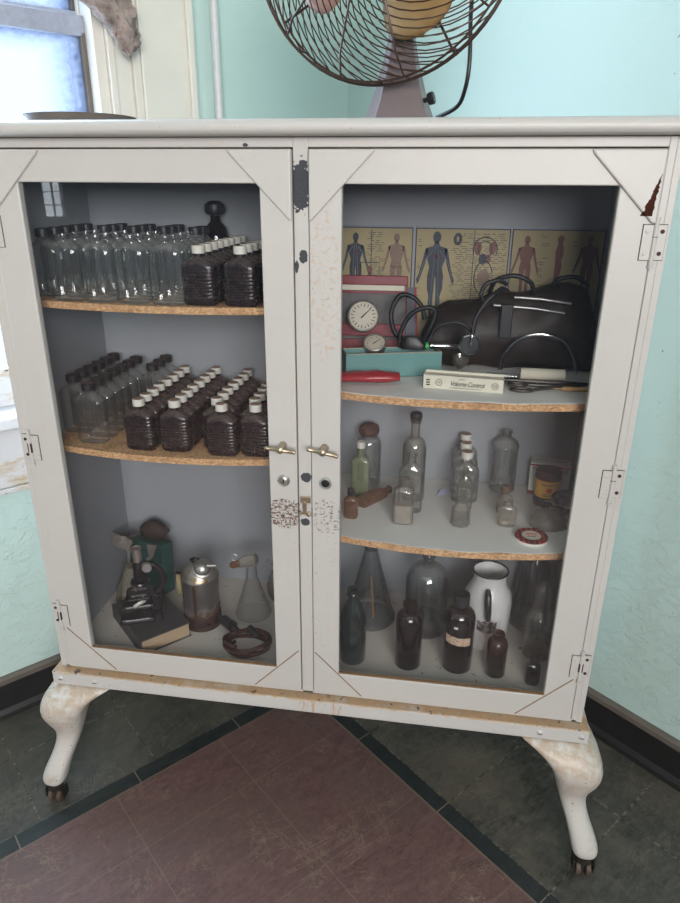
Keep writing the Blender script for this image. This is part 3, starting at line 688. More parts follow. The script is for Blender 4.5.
m = MB(); m.loft([[((.0095 + .003 * noise.noise(Vector((t * 2, z * 200, 0)))) * math.cos(t) * k, (.0095 + .003 * noise.noise(Vector((t * 3, z * 200, 1)))) * math.sin(t) * k, z) for t in [2 * PI * q / 14 for q in range(14)]] for z, k in ((.048, .75), (.053, 1.2), (.062, 1.3), (.067, .7))]); m.build('cork', simple('old_cork', (.12, .075, .05), .95, 0, .4, 200), k_)
o = flat_bottle('medicine_bottle', .039, .023, .062, 'cloudy', None, False, .0075, sh=.17, neck=.010, e=2.8); o.location = (.416, .157, R2); tag(o, 'small rounded pale cloudy bottle without cap left of the red tin', 'bottle')
# scrap of blue-white paper
m = MB(); m.add([(0, 0, .001), (.028, .006, .004), (.024, .03, .012), (.006, .028, .003), (.012, .018, .010)], [(0, 1, 4), (1, 2, 4), (2, 3, 4), (3, 0, 4)]); sc_ = m.build('paper_scrap', simple('bluish_paper', (.42, .45, .62), .7), smooth=0, loc=(.262, .283, R2))
sd = sc_.modifiers.new('solid', 'SOLIDIFY'); sd.thickness = .0006; tag(sc_, 'small torn bluish paper scrap on the shelf between bottle rows', 'paper')
# bandage tin
M['redp'] = simple('red_print', (.30, .03, .035), .45); M['bluep'] = simple('dark_blue_print', (.05, .08, .14), .5); M['tinw'] = simple('tin_pale', (.54, .56, .52), .45, 0, .12, 30)
ct = empty('bandage_tin', (.529, .348, R2), -.18); tag(ct, 'pale green-white tin box with red bands and WHITE-CROSS lettering behind the yellow tin', 'tin')
m = MB(); m.box(-.046, .046, -.024, .024, 0, .0035, 1); m.box(-.0455, .0455, -.0235, .0235, .0035, .0745, 0); m.box(-.0465, .0465, -.0245, .0245, .0745, .0785, 1); m.box(-.046, .046, -.024, .024, .0785, .082, 0)
m.box(-.046, .046, -.0242, .0242, .0001, .010, 1); m.build('body', ['tinw', 'redp'], ct, smooth=0, bevel=.0012)
text('WHITE-CROSS', .0125, 'bluep', ct, Matrix.Translation((0, -.0237, .067)) @ STAND)
text('WHITE   +   CROSS', .0085, 'bluep', ct, Matrix.Translation((0, 0, .0821)))
# yellow tin
M['maroon'] = simple('maroon_lid', (.065, .02, .018), .45, 0, .2); M['yel'] = simple('yellow_label', (.62, .33, .055), .5, 0, .1); M['ink'] = simple('black_ink', (.012, .012, .015), .5); M['redsp'] = simple('red_seal', (.45, .05, .02), .5)
yt = empty('spice_tin', (.516, .286, R2)); tag(yt, 'round maroon tin with yellow label and black band beside the tin box', 'tin')
m = MB(); m.lathe([(.027, 0), (.0285, .001), (.0285, .012)], 36, mi=0); m.lathe([(.0287, .010), (.0287, .024)], 36, mi=2); m.lathe([(.0286, .024), (.0286, .068)], 36, mi=1); m.build('body', ['maroon', 'yel', 'ink'], yt)
m = MB(); m.lathe([(.0295, .066), (.0298, .067), (.0298, .082), (.028, .0855), (.0255, .0852), (.025, .084), (.002, .084)], 36); m.build('lid', 'maroon', yt)
def curved(m, R, w, z0, z1, th0=-PI / 2, k=12, mi=0):
    vs = []
    for i in range(k + 1):
        t = th0 + (i / k - .5) * w / R; vs += [(R * math.cos(t), R * math.sin(t), z0), (R * math.cos(t), R * math.sin(t), z1)]
    m.add(vs, [(2 * i, 2 * i + 2, 2 * i + 3, 2 * i + 1) for i in range(k)], mi)
def arc_text(body, R, z, size, mat, parent, th0=-PI / 2, step=None):
    st = step or size * .62
    for i, ch in enumerate(body):
        if ch == ' ': continue
        t = th0 + (i - (len(body) - 1) / 2) * st / R
        text(ch, size, mat, parent, Matrix.Translation((R * math.cos(t), R * math.sin(t), z)) @ Matrix.Rotation(t + PI / 2, 4, 'Z') @ STAND)
m = MB()
for i in range(18):
    a0, a1 = 2 * PI * i / 18, 2 * PI * (i + 1) / 18
    P3 = []
    for rr, aa in ((0, 0), (.0068, a0), (.0068, a1)):
        x = rr * math.cos(aa); z = .044 + rr * math.sin(aa); t = -PI / 2 + x / .0289; P3.append((.0289 * math.cos(t), .0289 * math.sin(t), z))
    m.add(P3, [(0, 1, 2)])
m.build('seal', 'redsp', yt, smooth=0)
arc_text("Sawyer's", .0289, .0575, .0105, 'ink', yt, step=.0052)
for z, w in ((.0335, .024), (.0295, .034)):
    m = MB(); curved(m, .0289, w, z, z + .0014); m.build('print_line', 'ink', yt)
m = MB(); curved(m, .0289, .016, .018, .0195); m.build('print_line', 'tinw', yt)
# red plaid tin lid
n = NT('red_plaid'); x, y, z = n.xyz(); r_ = n.math('SQRT', n.math('ADD', n.math('POWER', x, 2), n.math('POWER', y, 2)))
sx_ = n.math('GREATER_THAN', n.math('FRACT', n.math('MULTIPLY', x, 95)), .55); sy_ = n.math('GREATER_THAN', n.math('FRACT', n.math('MULTIPLY', y, 95)), .55)
pl = n.mix(n.math('MAXIMUM', sx_, sy_), (.50, .04, .02), (.10, .015, .015)); pl = n.mix(n.math('MULTIPLY', sx_, sy_), pl, (.01, .01, .01))
pl = n.mix(n.math('LESS_THAN', r_, .0215), pl, (.03, .01, .01)); pl = n.mix(n.math('LESS_THAN', r_, .020), pl, (.62, .58, .46))
M['plaid'] = n.fin(pl, .35)
rl = empty('tape_tin', (.463, .103, R2)); tag(rl, 'flat round tin lid in red and black plaid with cream oval centre', 'tin')
m = MB(); m.lathe([(.0335, 0), (.0345, .001), (.0345, .006)], 40, mi=1); m.build('base', ['liner', 'whitecap'], rl)
m = MB(); m.lathe([(.034, .006), (.0342, .0085), (.033, .0098), (.031, .0095), (.0005, .0095)], 48); m.build('lid', 'plaid', rl)
for k, yy in enumerate((.007, .001, -.006)):
    m = MB(); m.box(-.011 + k * .001, .012 - k * .002, yy - .0011, yy + .0011, .0095, .0098); m.build('print_line', 'redsp' if k < 2 else 'bluep', rl, smooth=0)
# crumpled grey gauze and metal rimmed jar
m = MB(); rings = []
for i in range(9):
    t = i / 8; z = .036 * math.sin(t * PI / 2) ; rr = .040 * math.cos(t * PI / 2) ** .7 + .001
    rings.append([((rr * (1 + .25 * noise.noise(Vector((math.cos(a) * 2, math.sin(a) * 2, i * .5))))) * math.cos(a), rr * (1 + .3 * noise.noise(Vector((math.cos(a) * 2, math.sin(a) * 2, i * .6 + 4)))) * .85 * math.sin(a), max(0, z + .008 * noise.noise(Vector((math.cos(a) * 3, math.sin(a) * 3, i)))) if i else 0) for a in [2 * PI * q / 28 for q in range(28)]])
m.loft(rings); gz = m.build('crumpled_gauze', glassy('grey_gauze', (.55, .53, .5), (.35, .33, .3), .55, (.27, .25, .22), .4), smooth=60, loc=(.507, .175, R2)); gz.rotation_euler.z = .4
tag(gz, 'crumpled grey transparent wrapping lying beside the plaid tin lid', 'wrapping')
jr = empty('small_dish', (.546, .226, R2 + .039)); jr.rotation_euler = (.25, -.12, 0); tag(jr, 'shallow glass dish with metal rim at the right end of the bottle shelf', 'dish')
m = MB(); m.lathe([(.012, -.0335), (.018, -.031), (.027, -.012), (.029, 0), (.027, 0), (.016, -.028), (.001, -.030)], 28); m.build('bowl', 'greyglass', jr)
m = MB(); m.lathe([(.0285, -.001), (.031, 0), (.031, .005), (.0285, .006), (.0275, .002), (.0285, -.001)], 32, cap0=False, cap1=False); m.build('rim', 'chrome', jr)

# --- cabinet floor, right side
o = round_bottle('soda_bottle', [(.020, .006), (.028, 0), (.0305, .004), (.0305, .08), (.0295, .083), (.0305, .086), (.0305, .108), (.028, .125), (.018, .15), (.0125, .164), (.012, .172), (.0155, .174), (.0155, .18), (.0135, .183), (.0155, .186), (.0150, .190), (.010, .190), (.009, .176)], 'teal_glass', (.090, .094, B), 'grey-green round bottle with ringed lip at far left of the cabinet floor')
m = MB(); m.lathe([(.064, 0), (.067, .004), (.066, .011), (.060, .022), (.050, .06), (.038, .11), (.024, .165), (.017, .195), (.0165, .225), (.020, .228), (.019, .230), (.015, .228), (.014, .2)], 40, cap1=False)
er = tag(m.build('erlenmeyer_flask', 'greyglass', loc=(.112, .262, B), smooth=50), 'large conical glass flask behind the grey-green bottle', 'flask')
m = MB(); m.tube([(.012, -.022, .012), (.001, .008, .115)], .0028, 8); sk = m.build('wooden_stick', simple('stick_wood', (.38, .19, .06), .6), loc=(.112, .262, B)); tag(sk, 'thin orange-brown wooden stick leaning inside the conical flask', 'stick')
P_ = [(.03, .008), (.048, 0), (.052, .005), (.0525, .012), (.0525, .135)]
for i in range(1, 9):
    t = i / 8 * PI / 2; P_.append((.013 + .0395 * math.cos(t), .135 + .052 * math.sin(t)))
P_ += [(.0125, .205), (.016, .206), (.0165, .212), (.015, .215), (.010, .215), (.009, .19)]
round_bottle('large_bottle', P_, 'greyglass', (.254, .236, B), 'large grey glass bottle with domed shoulders behind the uncapped amber bottle', 36)
m = MB(); m.lathe([(.05, .006), (.0515, .012), (.0515, .028), (.001, .0285)], 36)
o = bpy.data.objects[[x.name for x in COL.objects if x.name.startswith('large_bottle')][0]]
m.build('residue', glassy('grey_residue', (.25, .26, .27), (.12, .12, .13), .1, (.2, .2, .2)), o)
def amber(name, R, h, nr, nh, mat, loc, label, resid=.03, lip=1.5):
    o = round_bottle(name, cyl_prof(R, h, nr, nh, lip, .007, R * .75), mat, loc, label, 32)
    m = MB(); m.lathe([(R * .8, .003), (R * .95, .006), (R * .95, resid), (.001, resid + .001)], 28); m.build('contents', 'residue', o); return o
amber('amber_bottle', .0305, .166, .011, .020, 'amber', (.219, .095, B), 'uncapped round amber bottle with flared lip left of the labelled one', .045)
o = amber('amber_bottle', .0350, .170, .014, .01, 'amber', (.331, .105, B), 'tall round amber bottle with black cap and torn paper label', .10, 1.1)
m = MB(); cap_mesh(m, .0185, .168, .196, 0, 0); m.build('cap', 'blackcap', o, smooth=30)
n = NT('torn_label'); f = n.noise(150, 4, .7, n.stretch((1, 1, 2.5))); M['label'] = n.fin(n.mix(n.step(f, .5, .6), (.52, .42, .30), (.34, .10, .07)), .8)
m = MB(); k = 16; vs = []
for i in range(k + 1):
    t = i / k; th = -PI / 2 - .95 + 1.75 * t; R = .0353; zc = .094 - .006 * t
    vs += [(R * math.cos(th), R * math.sin(th), zc - .011 + .0015 * noise.noise(Vector((i, 0, 0)))), (R * math.cos(th), R * math.sin(th), zc + .010 + .002 * noise.noise(Vector((i * .7, 3, 0))))]
m.add(vs, [(2 * i, 2 * i + 2, 2 * i + 3, 2 * i + 1) for i in range(k)]); m.build('paper_label', 'label', o)
m = MB(); curved(m, .0354, .009, .123, .129, -PI / 2 - .25); m.build('price_sticker', 'whitecap', o)
amber('amber_bottle', .0230, .110, .009, .013, 'amberlt', (.418, .092, B), 'medium brown glass bottle with wide flared lip before the white jug', .03, 1.55)
o = flat_bottle('small_amber_bottle', .034, .028, .070, 'amber', None, False, .0095, sh=.14, neck=.010, e=3); o.location = (.498, .072, B); o.scale = (.92, .92, .96); tag(o, 'smallest dark amber bottle at the right front of the cabinet floor', 'bottle')
m = MB(); m.sq([(.003, .0145, .0115), (.04, .0145, .0115)]); m.build('contents', 'residue', o)
# white enamel jug
jg = empty('enamel_jug', (.400, .215, B)); jg.scale = (.98, .98, .94); tag(jg, 'white enamel jug with black rim and black handle behind the brown bottles', 'jug')
JP = [(.040, .002), (.049, 0), (.051, .004), (.053, .03), (.0565, .08), (.0575, .12), (.0555, .142), (.049, .158), (.042, .170), (.0385, .182), (.039, .196), (.0425, .208), (.0405, .208), (.037, .196), (.0365, .182), (.047, .157), (.0555, .12), (.05, .01), (.001, .008)]
n = NT('white_enamelware'); f = n.noise(40, 4); M['jugw'] = n.fin(n.mix(n.step(n.noise(55, 2), .74, .75), n.mix(f, (.56, .56, .55), (.68, .68, .67)), (.05, .05, .06)), .3)
m = MB(); m.lathe(JP, 40, cap1=True); m.build('body', 'jugw', jg, smooth=60)
m = MB(); m.tube([(.0415 * math.cos(a), .0415 * math.sin(a), .208) for a in [2 * PI * i / 40 for i in range(40)]], .0022, 8, True); m.build('rim', 'black', jg)
m = MB(); m.tube([(-.006, -.045, .176), (-.006, -.064, .172), (-.006, -.073, .155), (-.004, -.075, .135), (-.003, -.072, .112), (-.002, -.057, .102)], [.006, .0075, .008, .0075, .007, .006], 10); m.build('handle', 'black', jg)
n = NT('chipped_emblem'); M['emb'] = n.fin(n.mix(n.step(n.noise(110, 3), .42, .6), (.05, .05, .06), (.36, .28, .25)), .5)
m = MB(); k = 12; vs = []
for i in range(k + 1):
    t = i / k; th = -PI / 2 - .45 + .80 * t; R = .0592; w = .014 * (1 - (2 * t - 1) ** 2 * .6)
    vs += [(R * math.cos(th), R * math.sin(th), .074 - w), (R * math.cos(th), R * math.sin(th), .092 + (.004 if i % 4 < 2 else 0))]
m.add(vs, [(2 * i, 2 * i + 2, 2 * i + 3, 2 * i + 1) for i in range(k)]); m.build('emblem', 'emb', jg)
# conical glass shade / wide vessel at right back
m = MB(); m.lathe([(.056, 0), (.059, .004), (.055, .02), (.048, .06), (.041, .11), (.034, .16), (.024, .19), (.018, .20), (.016, .2), (.03, .16), (.045, .06), (.05, .008)], 36, cap0=False, cap1=False)
tag(m.build('glass_vessel', 'greyglass', loc=(.520, .312, B), smooth=50), 'wide clear conical glass vessel at the back right corner', 'vessel')
# ribbed neck bottle
P_ = [(.022, .005), (.030, 0), (.0325, .004), (.0325, .09), (.031, .105), (.024, .118), (.0185, .124)]
for i in range(6): P_ += [(.0175, .126 + i * .010), (.0195, .1285 + i * .010), (.0195, .1315 + i * .010), (.0175, .134 + i * .010)]
P_ += [(.015, .189), (.011, .196), (.004, .200)]
m = MB(); m.lathe(P_, 32); nb = tag(m.build('nursing_bottle', 'dusty', loc=(.519, .176, B), smooth=40), 'clear bottle with ridged beehive-shaped neck behind the smallest amber bottle', 'bottle')
m = MB(); m.lathe([(.02, .006), (.0315, .008), (.0315, .024), (.001, .0245)], 28); m.build('contents', glassy('pale_liquid', (.6, .55, .38), (.4, .36, .25), .2, (.4, .36, .25)), nb)

# --- cabinet floor, left side
M['cover'] = simple('grey_black_cloth_cover', (.05, .052, .05), .75, 0, .25, 120); n = NT('page_block'); M['pages'] = n.fin(n.mix(n.noise(180, 3, .6, n.stretch((.1, .1, 6))), (.30, .20, .12), (.52, .40, .27)), .9)
M['scope'] = simple('microscope_black', (.014, .014, .016), .3, 0, .3)
BX, BY, BZ, BR = -.399, .024, B, math.radians(46)
bk = empty('thick_book', (BX, BY, BZ), BR); tag(bk, 'thick dark cloth-bound book lying flat under the microscope', 'book')
bw, bl, bt = .124, .190, .040
m = MB(); m.box(.0, bw, 0, bl, 0, .0028); m.box(0, bw, 0, bl, bt - .0028, bt); m.box(-.003, .001, 0, bl, 0, bt); m.build('cover', 'cover', bk, smooth=0, bevel=.001)
m = MB(); m.box(.001, bw - .004, .003, bl - .003, .0028, bt - .0028); m.build('page_block', 'pages', bk, smooth=0)
ms = empty('microscope', (-.438, .126, B + bt), math.radians(22)); ms.scale = (1.16, 1.16, 1.2); tag(ms, 'small black student microscope standing on the thick book', 'microscope')
def on(m, name, mat, parent=ms, **k): return m.build(name, mat, parent, **k)
m = MB(); hs = []
for s in (1, -1):
    m.sq([(0, .036, .0085, 5, -.012, s * .024), (.009, .035, .0078, 5, -.012, s * .024), (.011, .033, .006, 5, -.012, s * .024)], mi=0)
m.sq([(0, .012, .033, 4, .030, 0), (.012, .011, .031, 4, .030, 0), (.015, .009, .027, 4, .030, 0)]); on(m, 'base', 'scope')
m = MB(); m.box(.024, .036, -.009, .009, .012, .046); m.tube([(.030, -.014, .044), (.030, .014, .044)], .008, 14); on(m, 'pillar', 'scope', bevel=.001)
m = MB(); pts = [(.030, 0, .044), (.040, 0, .058), (.047, 0, .075), (.047, 0, .092), (.040, 0, .107), (.028, 0, .117), (.012, 0, .120), (.002, 0, .120)]
m.tube(pts, [.0075, .008, .0075, .0072, .007, .007, .0065, .006], 12); on(m, 'arm', 'scope')
m = MB(); m.sq([(.050, .027, .026, 8, -.004, 0), (.054, .027, .026, 8, -.004, 0)]); m.box(.018, .034, -.010, .010, .042, .052); on(m, 'stage', 'scope', smooth=0, bevel=.0008)
m = MB()
for s in (-1, 1): m.box(-.020, .010, s * .012 - .002, s * .012 + .002, .0545, .0555)
on(m, 'stage_clip', 'steel', smooth=0)
m = MB(Matrix.Translation((-.006, 0, .028)) @ Matrix.Rotation(-.5, 4, 'Y') @ Matrix.Rotation(-.55, 4, 'X')); m.lathe([(.012, -.004), (.0145, -.003), (.0145, .002), (.0125, .003)], 24, cap1=False); m.lathe([(.0126, .0015), (.001, .001)], 24, mi=1)
on(m, 'mirror', ['whitecap', 'chrome'])
m = MB(); m.lathe([(.0105, .084), (.0115, .086), (.0115, .120), (.010, .124), (.010, .128)], 22); on(m, 'body_tube', 'scope')
m = MB(); m.lathe([(.0092, .124), (.0092, .152), (.0105, .153), (.0105, .158), (.0085, .158), (.007, .156)], 22); on(m, 'eyepiece', simple('pinkish_nickel', (.42, .36, .34), .3, .8))
m = MB(); m.lathe([(.009, .086), (.0185, .083), (.020, .080), (.019, .077), (.012, .074)], 26); on(m, 'nosepiece', 'scope')
for (x, y, l) in ((0, 0, .014), (-.010, .008, .010), (-.009, -.009, .012)):
    m = MB(); m.lathe([(.0045, .0775), (.0045, .076 - l * .6), (.003, .0755 - l), (.001, .0755 - l)], 12, (x, y)); on(m, 'objective', M['pinkish_nickel'] if 'pinkish_nickel' in M else bpy.data.materials['pinkish_nickel'])
m = MB(Matrix.Translation((.018, 0, .119)) @ Matrix.Rotation(PI / 2, 4, 'X')); m.lathe([(.003, -.02), (.003, .010), (.0095, .0105), (.0105, .012), (.0105, .017), (.0095, .0185), (.002, .0185)], 22); on(m, 'focus_knob', 'steel')

M['greenbox'] = simple('faded_green_card', (.014, .075, .062), .7, 0, .25, 30); M['card'] = simple('grey_tan_card', (.26, .23, .20), .85, 0, .15, 40); M['kraft'] = simple('olive_grey_paper', (.18, .17, .13), .85, 0, .2, 35, .4)
gb = empty('green_box', (-.490, .290, B + .005), -.22); gb.rotation_euler = (-.12, -.06, -.30); gb.scale = (1.08, 1, 1.08); tag(gb, 'worn dark green cardboard box leaning in the back corner behind the microscope', 'box')
m = MB(); m.box(-.058, .058, -.02, .02, .002, .132, 0); m.box(-.0585, -.048, -.0205, .0205, .002, .133, 1); m.build('box_body', ['greenbox', 'card'], gb, smooth=0, bevel=.002)
m = MB(); m.add([(.01, -.0212, .128), (.042, -.0212, .130), (.028, -.0212, .098), (.014, -.0212, .085)], [(0, 1, 2, 3)]); x_ = m.build('torn_label', 'card', gb, smooth=0)
def crumple(nx, ny, fn, seed, amp):
    vs = []; fs = []
    for i in range(nx + 1):
        for j in range(ny + 1):
            p = Vector(fn(i / nx, j / ny)); q = Vector((i * .9, j * .9, seed))
            vs.append(tuple(p + Vector((noise.noise(q), noise.noise(q + Vector((9, 0, 0))), noise.noise(q + Vector((0, 9, 0))))) * amp))
    for i in range(nx):
        for j in range(ny):
            a = i * (ny + 1) + j; fs.append((a, a + 1, a + ny + 2, a + ny + 1))
    return vs, fs
m = MB(); m.add(*crumple(6, 5, lambda u, v: (-.082 + .074 * u + .012 * v, .01 - .045 * u - .012 * v, .115 + .045 * v + .01 * u), 2, .006)); o = m.build('folded_card', 'card', smooth=0, loc=(-.500, .268, B + .024))
q_ = o.modifiers.new('s', 'SOLIDIFY'); q_.thickness = .0015; tag(o, 'greyish pink torn card flap resting on top of the green box', 'card')
m = MB(); rings = []
for i in range(8):
    t = i / 7; z = .001 + .10 * t; k = 1 - .5 * t ** 2
    rings.append([(.040 * k * math.cos(a) * (1 + .35 * noise.noise(Vector((math.cos(a) * 1.6, math.sin(a) * 1.6, t * 2 + 3)))), .026 * k * math.sin(a) * (1 + .35 * noise.noise(Vector((math.cos(a) * 1.6, math.sin(a) * 1.6, t * 2)))) + .02 * t, z) for a in [2 * PI * q / 26 for q in range(26)]])
m.loft(rings); o = m.build('paper_bag', 'kraft', smooth=25, loc=(-.535, .232, B)); o.rotation_euler.z = -.9; tag(o, 'crumpled olive grey paper bag between the side wall and the microscope', 'bag')
m = MB(); rings = []
for i in range(8):
    t = i / 7; z = .05 * t; k = math.sin(PI * (.18 + .75 * t)) 
    rings.append([(.042 * k * math.cos(a) * (1 + .3 * noise.noise(Vector((math.cos(a) * 2, math.sin(a) * 2, t * 3 + 7)))), .02 * k * math.sin(a), z + .006 * noise.noise(Vector((math.cos(a) * 2, 0, t * 2)))) for a in [2 * PI * q / 24 for q in range(24)]])
m.loft(rings); o = m.build('leather_pouch', simple('brown_pouch', (.035, .024, .02), .7, 0, .3, 40, .3), smooth=50, loc=(-.484, .325, B + .145)); tag(o, 'dark brown rumpled pouch lying on top of the green box', 'pouch')
m = MB(); m.box(-.006, .006, -.004, .004, 0, .062); o = m.build('yellow_label_box', [simple('yellowed_card', (.46, .38, .20), .8, 0, .2, 80)], smooth=0, loc=(-.408, .285, B), bevel=.0006); m2 = MB(); m2.box(-.0063, .0063, -.0043, .0043, .062, .066); m2.build('box_lid', 'maroon', o, smooth=0); o.rotation_euler.z = -.1
tag(o, 'narrow upright yellowed card packet behind the metal canister', 'packet')

# steam sterilizer / canister with plug
n = NT('rusty_tin'); f = n.noise(22, 6, .7); x, y, z = n.xyz(); low = n.math('MULTIPLY', n.step(z, .085, .035), 1)
c = n.mix(f, (.20, .195, .185), (.42, .41, .39)); c = n.mix(n.step(n.math('ADD', f, n.math('MULTIPLY', low, .22)), .56, .66), c, (.09, .045, .028)); rust = n.step(n.math('ADD', f, n.math('MULTIPLY', low, .25)), .56, .66)
M['can'] = n.fin(c, n.math('ADD', .28, n.math('MULTIPLY', rust, .5)), n.math('SUBTRACT', .85, n.math('MULTIPLY', rust, .7)), f, .15)
n = NT('can_dome'); f = n.noise(26, 5); M['dome'] = n.fin(n.mix(n.step(f, .5, .6), (.40, .38, .34), (.26, .15, .06)), .35, .7)
cn = empty('metal_canister', (-.303, .172, B)); cn.scale = (1.06, 1.06, 1.06); tag(cn, 'rusty tin steam canister with domed top and round spout cap', 'canister')
m = MB(); m.lathe([(.040, 0), (.0435, .002), (.0435, .009), (.0405, .011), (.0405, .026), (.0435, .028), (.0435, .034), (.041, .036)], 40)
for i in range(14):
    a = 2 * PI * i / 14; m.box(.0395 * math.cos(a) - .003, .0395 * math.cos(a) + .003, .0395 * math.sin(a) - .003, .0395 * math.sin(a) + .003, .014, .023, 1)
m.build('heater_base', ['brownmetal', 'hole'], cn, smooth=40)
m = MB(); m.lathe([(.041, .034), (.0425, .038), (.0425, .126), (.0445, .128), (.0445, .131), (.0425, .133)], 44); m.box(-.004, .004, -.0432, -.0415, .04, .126, 1); m.build('body', ['can', 'brownmetal'], cn)
m = MB(); m.lathe([(.043, .132), (.036, .147), (.026, .160), (.016, .167), (.004, .169)], 40); m.build('dome', 'dome', cn)
m = MB(Matrix.Translation((.016, -.020, .162)) @ Matrix.Rotation(.35, 4, 'Y') @ Matrix.Rotation(.55, 4, 'X')); m.lathe([(.020, -.006), (.0235, 0), (.0235, .004), (.020, .0055), (.020, .009), (.015, .017), (.007, .021), (.001, .0215)], 30); m.tube([(.009, .004, .016), (.028, .010, .022)], [.005, .0035], 10); m.build('spout_cap', 'steel', cn)
m = MB(); m.tube([(-.012, .0, .166), (-.014, -.008, .176), (-.004, -.012, .182), (.006, -.008, .176)], .004, 8); m.build('wick_knob', 'black', cn)
# plug and cloth cord
cd = empty('power_cord', (-.245, .140, B)); tag(cd, 'brown cloth-covered cord coiled beside the canister with black plug', 'cord')
a_ = Vector((-.012, .012, .040)); b_ = Vector((.052, -.030, .032)); m = MB(); m.tube([a_, a_.lerp(b_, .25), a_.lerp(b_, .3), a_.lerp(b_, .62), a_.lerp(b_, .64), a_.lerp(b_, .78), a_.lerp(b_, .8), b_], [.006, .0075, .0125, .0125, .014, .014, .008, .006], 16); m.build('plug', 'black', cd)
m = MB(); pts = []
for i in range(150):
    t = i / 149; a = t * 2 * PI * 4.3 + 2.6; r = .050 + .012 * noise.noise(Vector((t * 9, 1, 0)))
    pts.append((.085 + r * 1.0 * math.cos(a) + .006 * math.sin(a * .37), -.058 + .8 * r * math.sin(a), .006 + .020 * t + .008 * abs(noise.noise(Vector((t * 14, 5, 0)))) + .006 * math.sin(a * 1.3 + 1) + .005))
st = [tuple(b_), (.062, -.034, .032), (.068, -.030, .034)]
n = NT('cloth_cord'); M['cord'] = n.fin(n.mix(n.step(n.noise(260, 2), .4, .6), (.022, .011, .009), (.065, .033, .027)), .95, spec=.1)
m.tube(pts, .0042, 8); m.build('coil', 'cord', cd)
m = MB(); m.tube(st + [(.075, -.022, .033), (.084, -.018, .028)], .0042, 8); m.build('lead', 'cord', cd)
m = MB(); m.tube([(.078, -.018, .036), (.092, -.032, .030), (.106, -.040, .027)], [.008, .010, .006], 10); m.build('wall_plug', 'black', cd)
# glass flasks
m = MB(); prof = []
for i in range(15):
    t = -PI / 2 + .12 + (PI - .45) * i / 14; prof.append((.058 * math.cos(t), .058 + .058 * math.sin(t)))
prof += [(.014, .120), (.0135, .150), (.016, .152), (.0155, .155)]
m.lathe(prof, 36, cap1=False); fk = m.build('round_flask', 'clear', smooth=50, loc=(-.106, .285, B + .0)); tag(fk, 'large round clear glass flask partly behind the middle door frame', 'flask')
m = MB(); m.tube([(0, 0, .08), (-.03, -.015, .125), (-.05, -.02, .140)], [.006, .005, .004], 12); m.build('side_arm', 'clear', fk)
gf = empty('glass_atomizer', (-.218, .232, B + .0)); gf.scale = (1, 1, 1.32); tag(gf, 'clear conical glassware with a cloudy sideways tube right of the canister', 'glassware')
m = MB(); m.lathe([(.046, 0), (.047, .003), (.040, .02), (.027, .05), (.014, .083), (.0125, .11), (.014, .112)], 30, c=(.03, 0), cap1=False); m.build('cone', 'clear', gf)
m = MB(); m.tube([(.045, -.01, .126), (.02, -.012, .121), (.003, -.014, .116)], [.0125, .0125, .009], 16); m.tube([(.05, -.01, .127), (.045, -.01, .126)], [.008, .0125], 16); m.build('cloudy_tube', 'cloudy', gf)
m = MB(); m.tube([(.003, -.014, .116), (-.012, -.015, .112), (-.02, -.015, .110)], [.008, .008, .005], 12); m.build('amber_tip', 'brownglass', gf)
m = MB(); m.tube([(-.008 + .007 * math.cos(a), -.015, .128 + .007 * math.sin(a)) for a in [2 * PI * i / 20 for i in range(20)]], .0011, 6, True); m.tube([(-.008, -.015, .121), (-.008, -.015, .114)], .001, 6); m.build('wire_ring', 'steel', gf)

# --- upper right shelf
M['tealcard'] = simple('teal_card', (.13, .29, .28), .7, 0, .1, 25); M['tan'] = simple('tan_card_edge', (.42, .34, .24), .8); M['greyfoam'] = simple('grey_lining', (.16, .15, .15), .95, 0, .2, 60, .3)
tb_ = empty('teal_card_box', (.060, .150, R1), math.atan2(.056, .185)); tag(tb_, 'open teal cardboard box with tan edges in front of the red case', 'box')
W_, D_, H_ = .203, .055, .050; m = MB()
m.box(0, W_, 0, .0016, 0, H_, 0); m.box(0, W_, D_ - .0016, D_, 0, H_, 0); m.box(0, .0016, .0016, D_ - .0016, 0, H_, 0); m.box(W_ - .0016, W_, .0016, D_ - .0016, 0, H_, 0); m.box(0, W_, 0, D_, 0, .0014, 0)
m.box(0, W_, 0, .0016, H_, H_ + .0015, 1); m.box(0, W_, D_ - .0016, D_, H_, H_ + .0015, 1); m.box(0, .0016, 0, D_, H_, H_ + .0015, 1); m.box(W_ - .0016, W_, 0, D_, H_, H_ + .0015, 1); m.build('box_walls', ['tealcard', 'tan'], tb_, smooth=0)
M['redplas'] = simple('red_plastic', (.33, .02, .03), .25, 0, .3, 40, .3); M['redlea'] = simple('red_case', (.20, .012, .025), .45, 0, .15)
m = MB(); sec = []
for i in range(14):
    t = i / 13; x = .150 * t; hh = .0125 + .004 * noise.noise(Vector((t * 5, 0, 0))) - (.004 if t in (0, 1) else 0); dd = .026 - .006 * t
    sec.append([(x, dd * math.cos(a), .0175 + .85 * hh * math.sin(a) * (1 + .25 * noise.noise(Vector((t * 8, math.cos(a) * 2, 1))))) for a in [2 * PI * q / 14 for q in range(14)]])
m.loft(sec); rp = m.build('red_packet', 'redplas', smooth=50, loc=(.024, .098, R1)); rp.rotation_euler.z = .16; tag(rp, 'crinkled red plastic sleeve lying at the shelf edge before the teal box', 'sleeve')
m = MB(); m.tube([(.006, -.012, .021), (.07, -.013, .019), (.12, -.010, .019)], .0018, 8); m.sq([(.0175, .013, .006, 2.5, .13, -.004), (.021, .011, .005, 2.5, .13, -.004)]); m.build('metal_instrument', 'steel', rp)
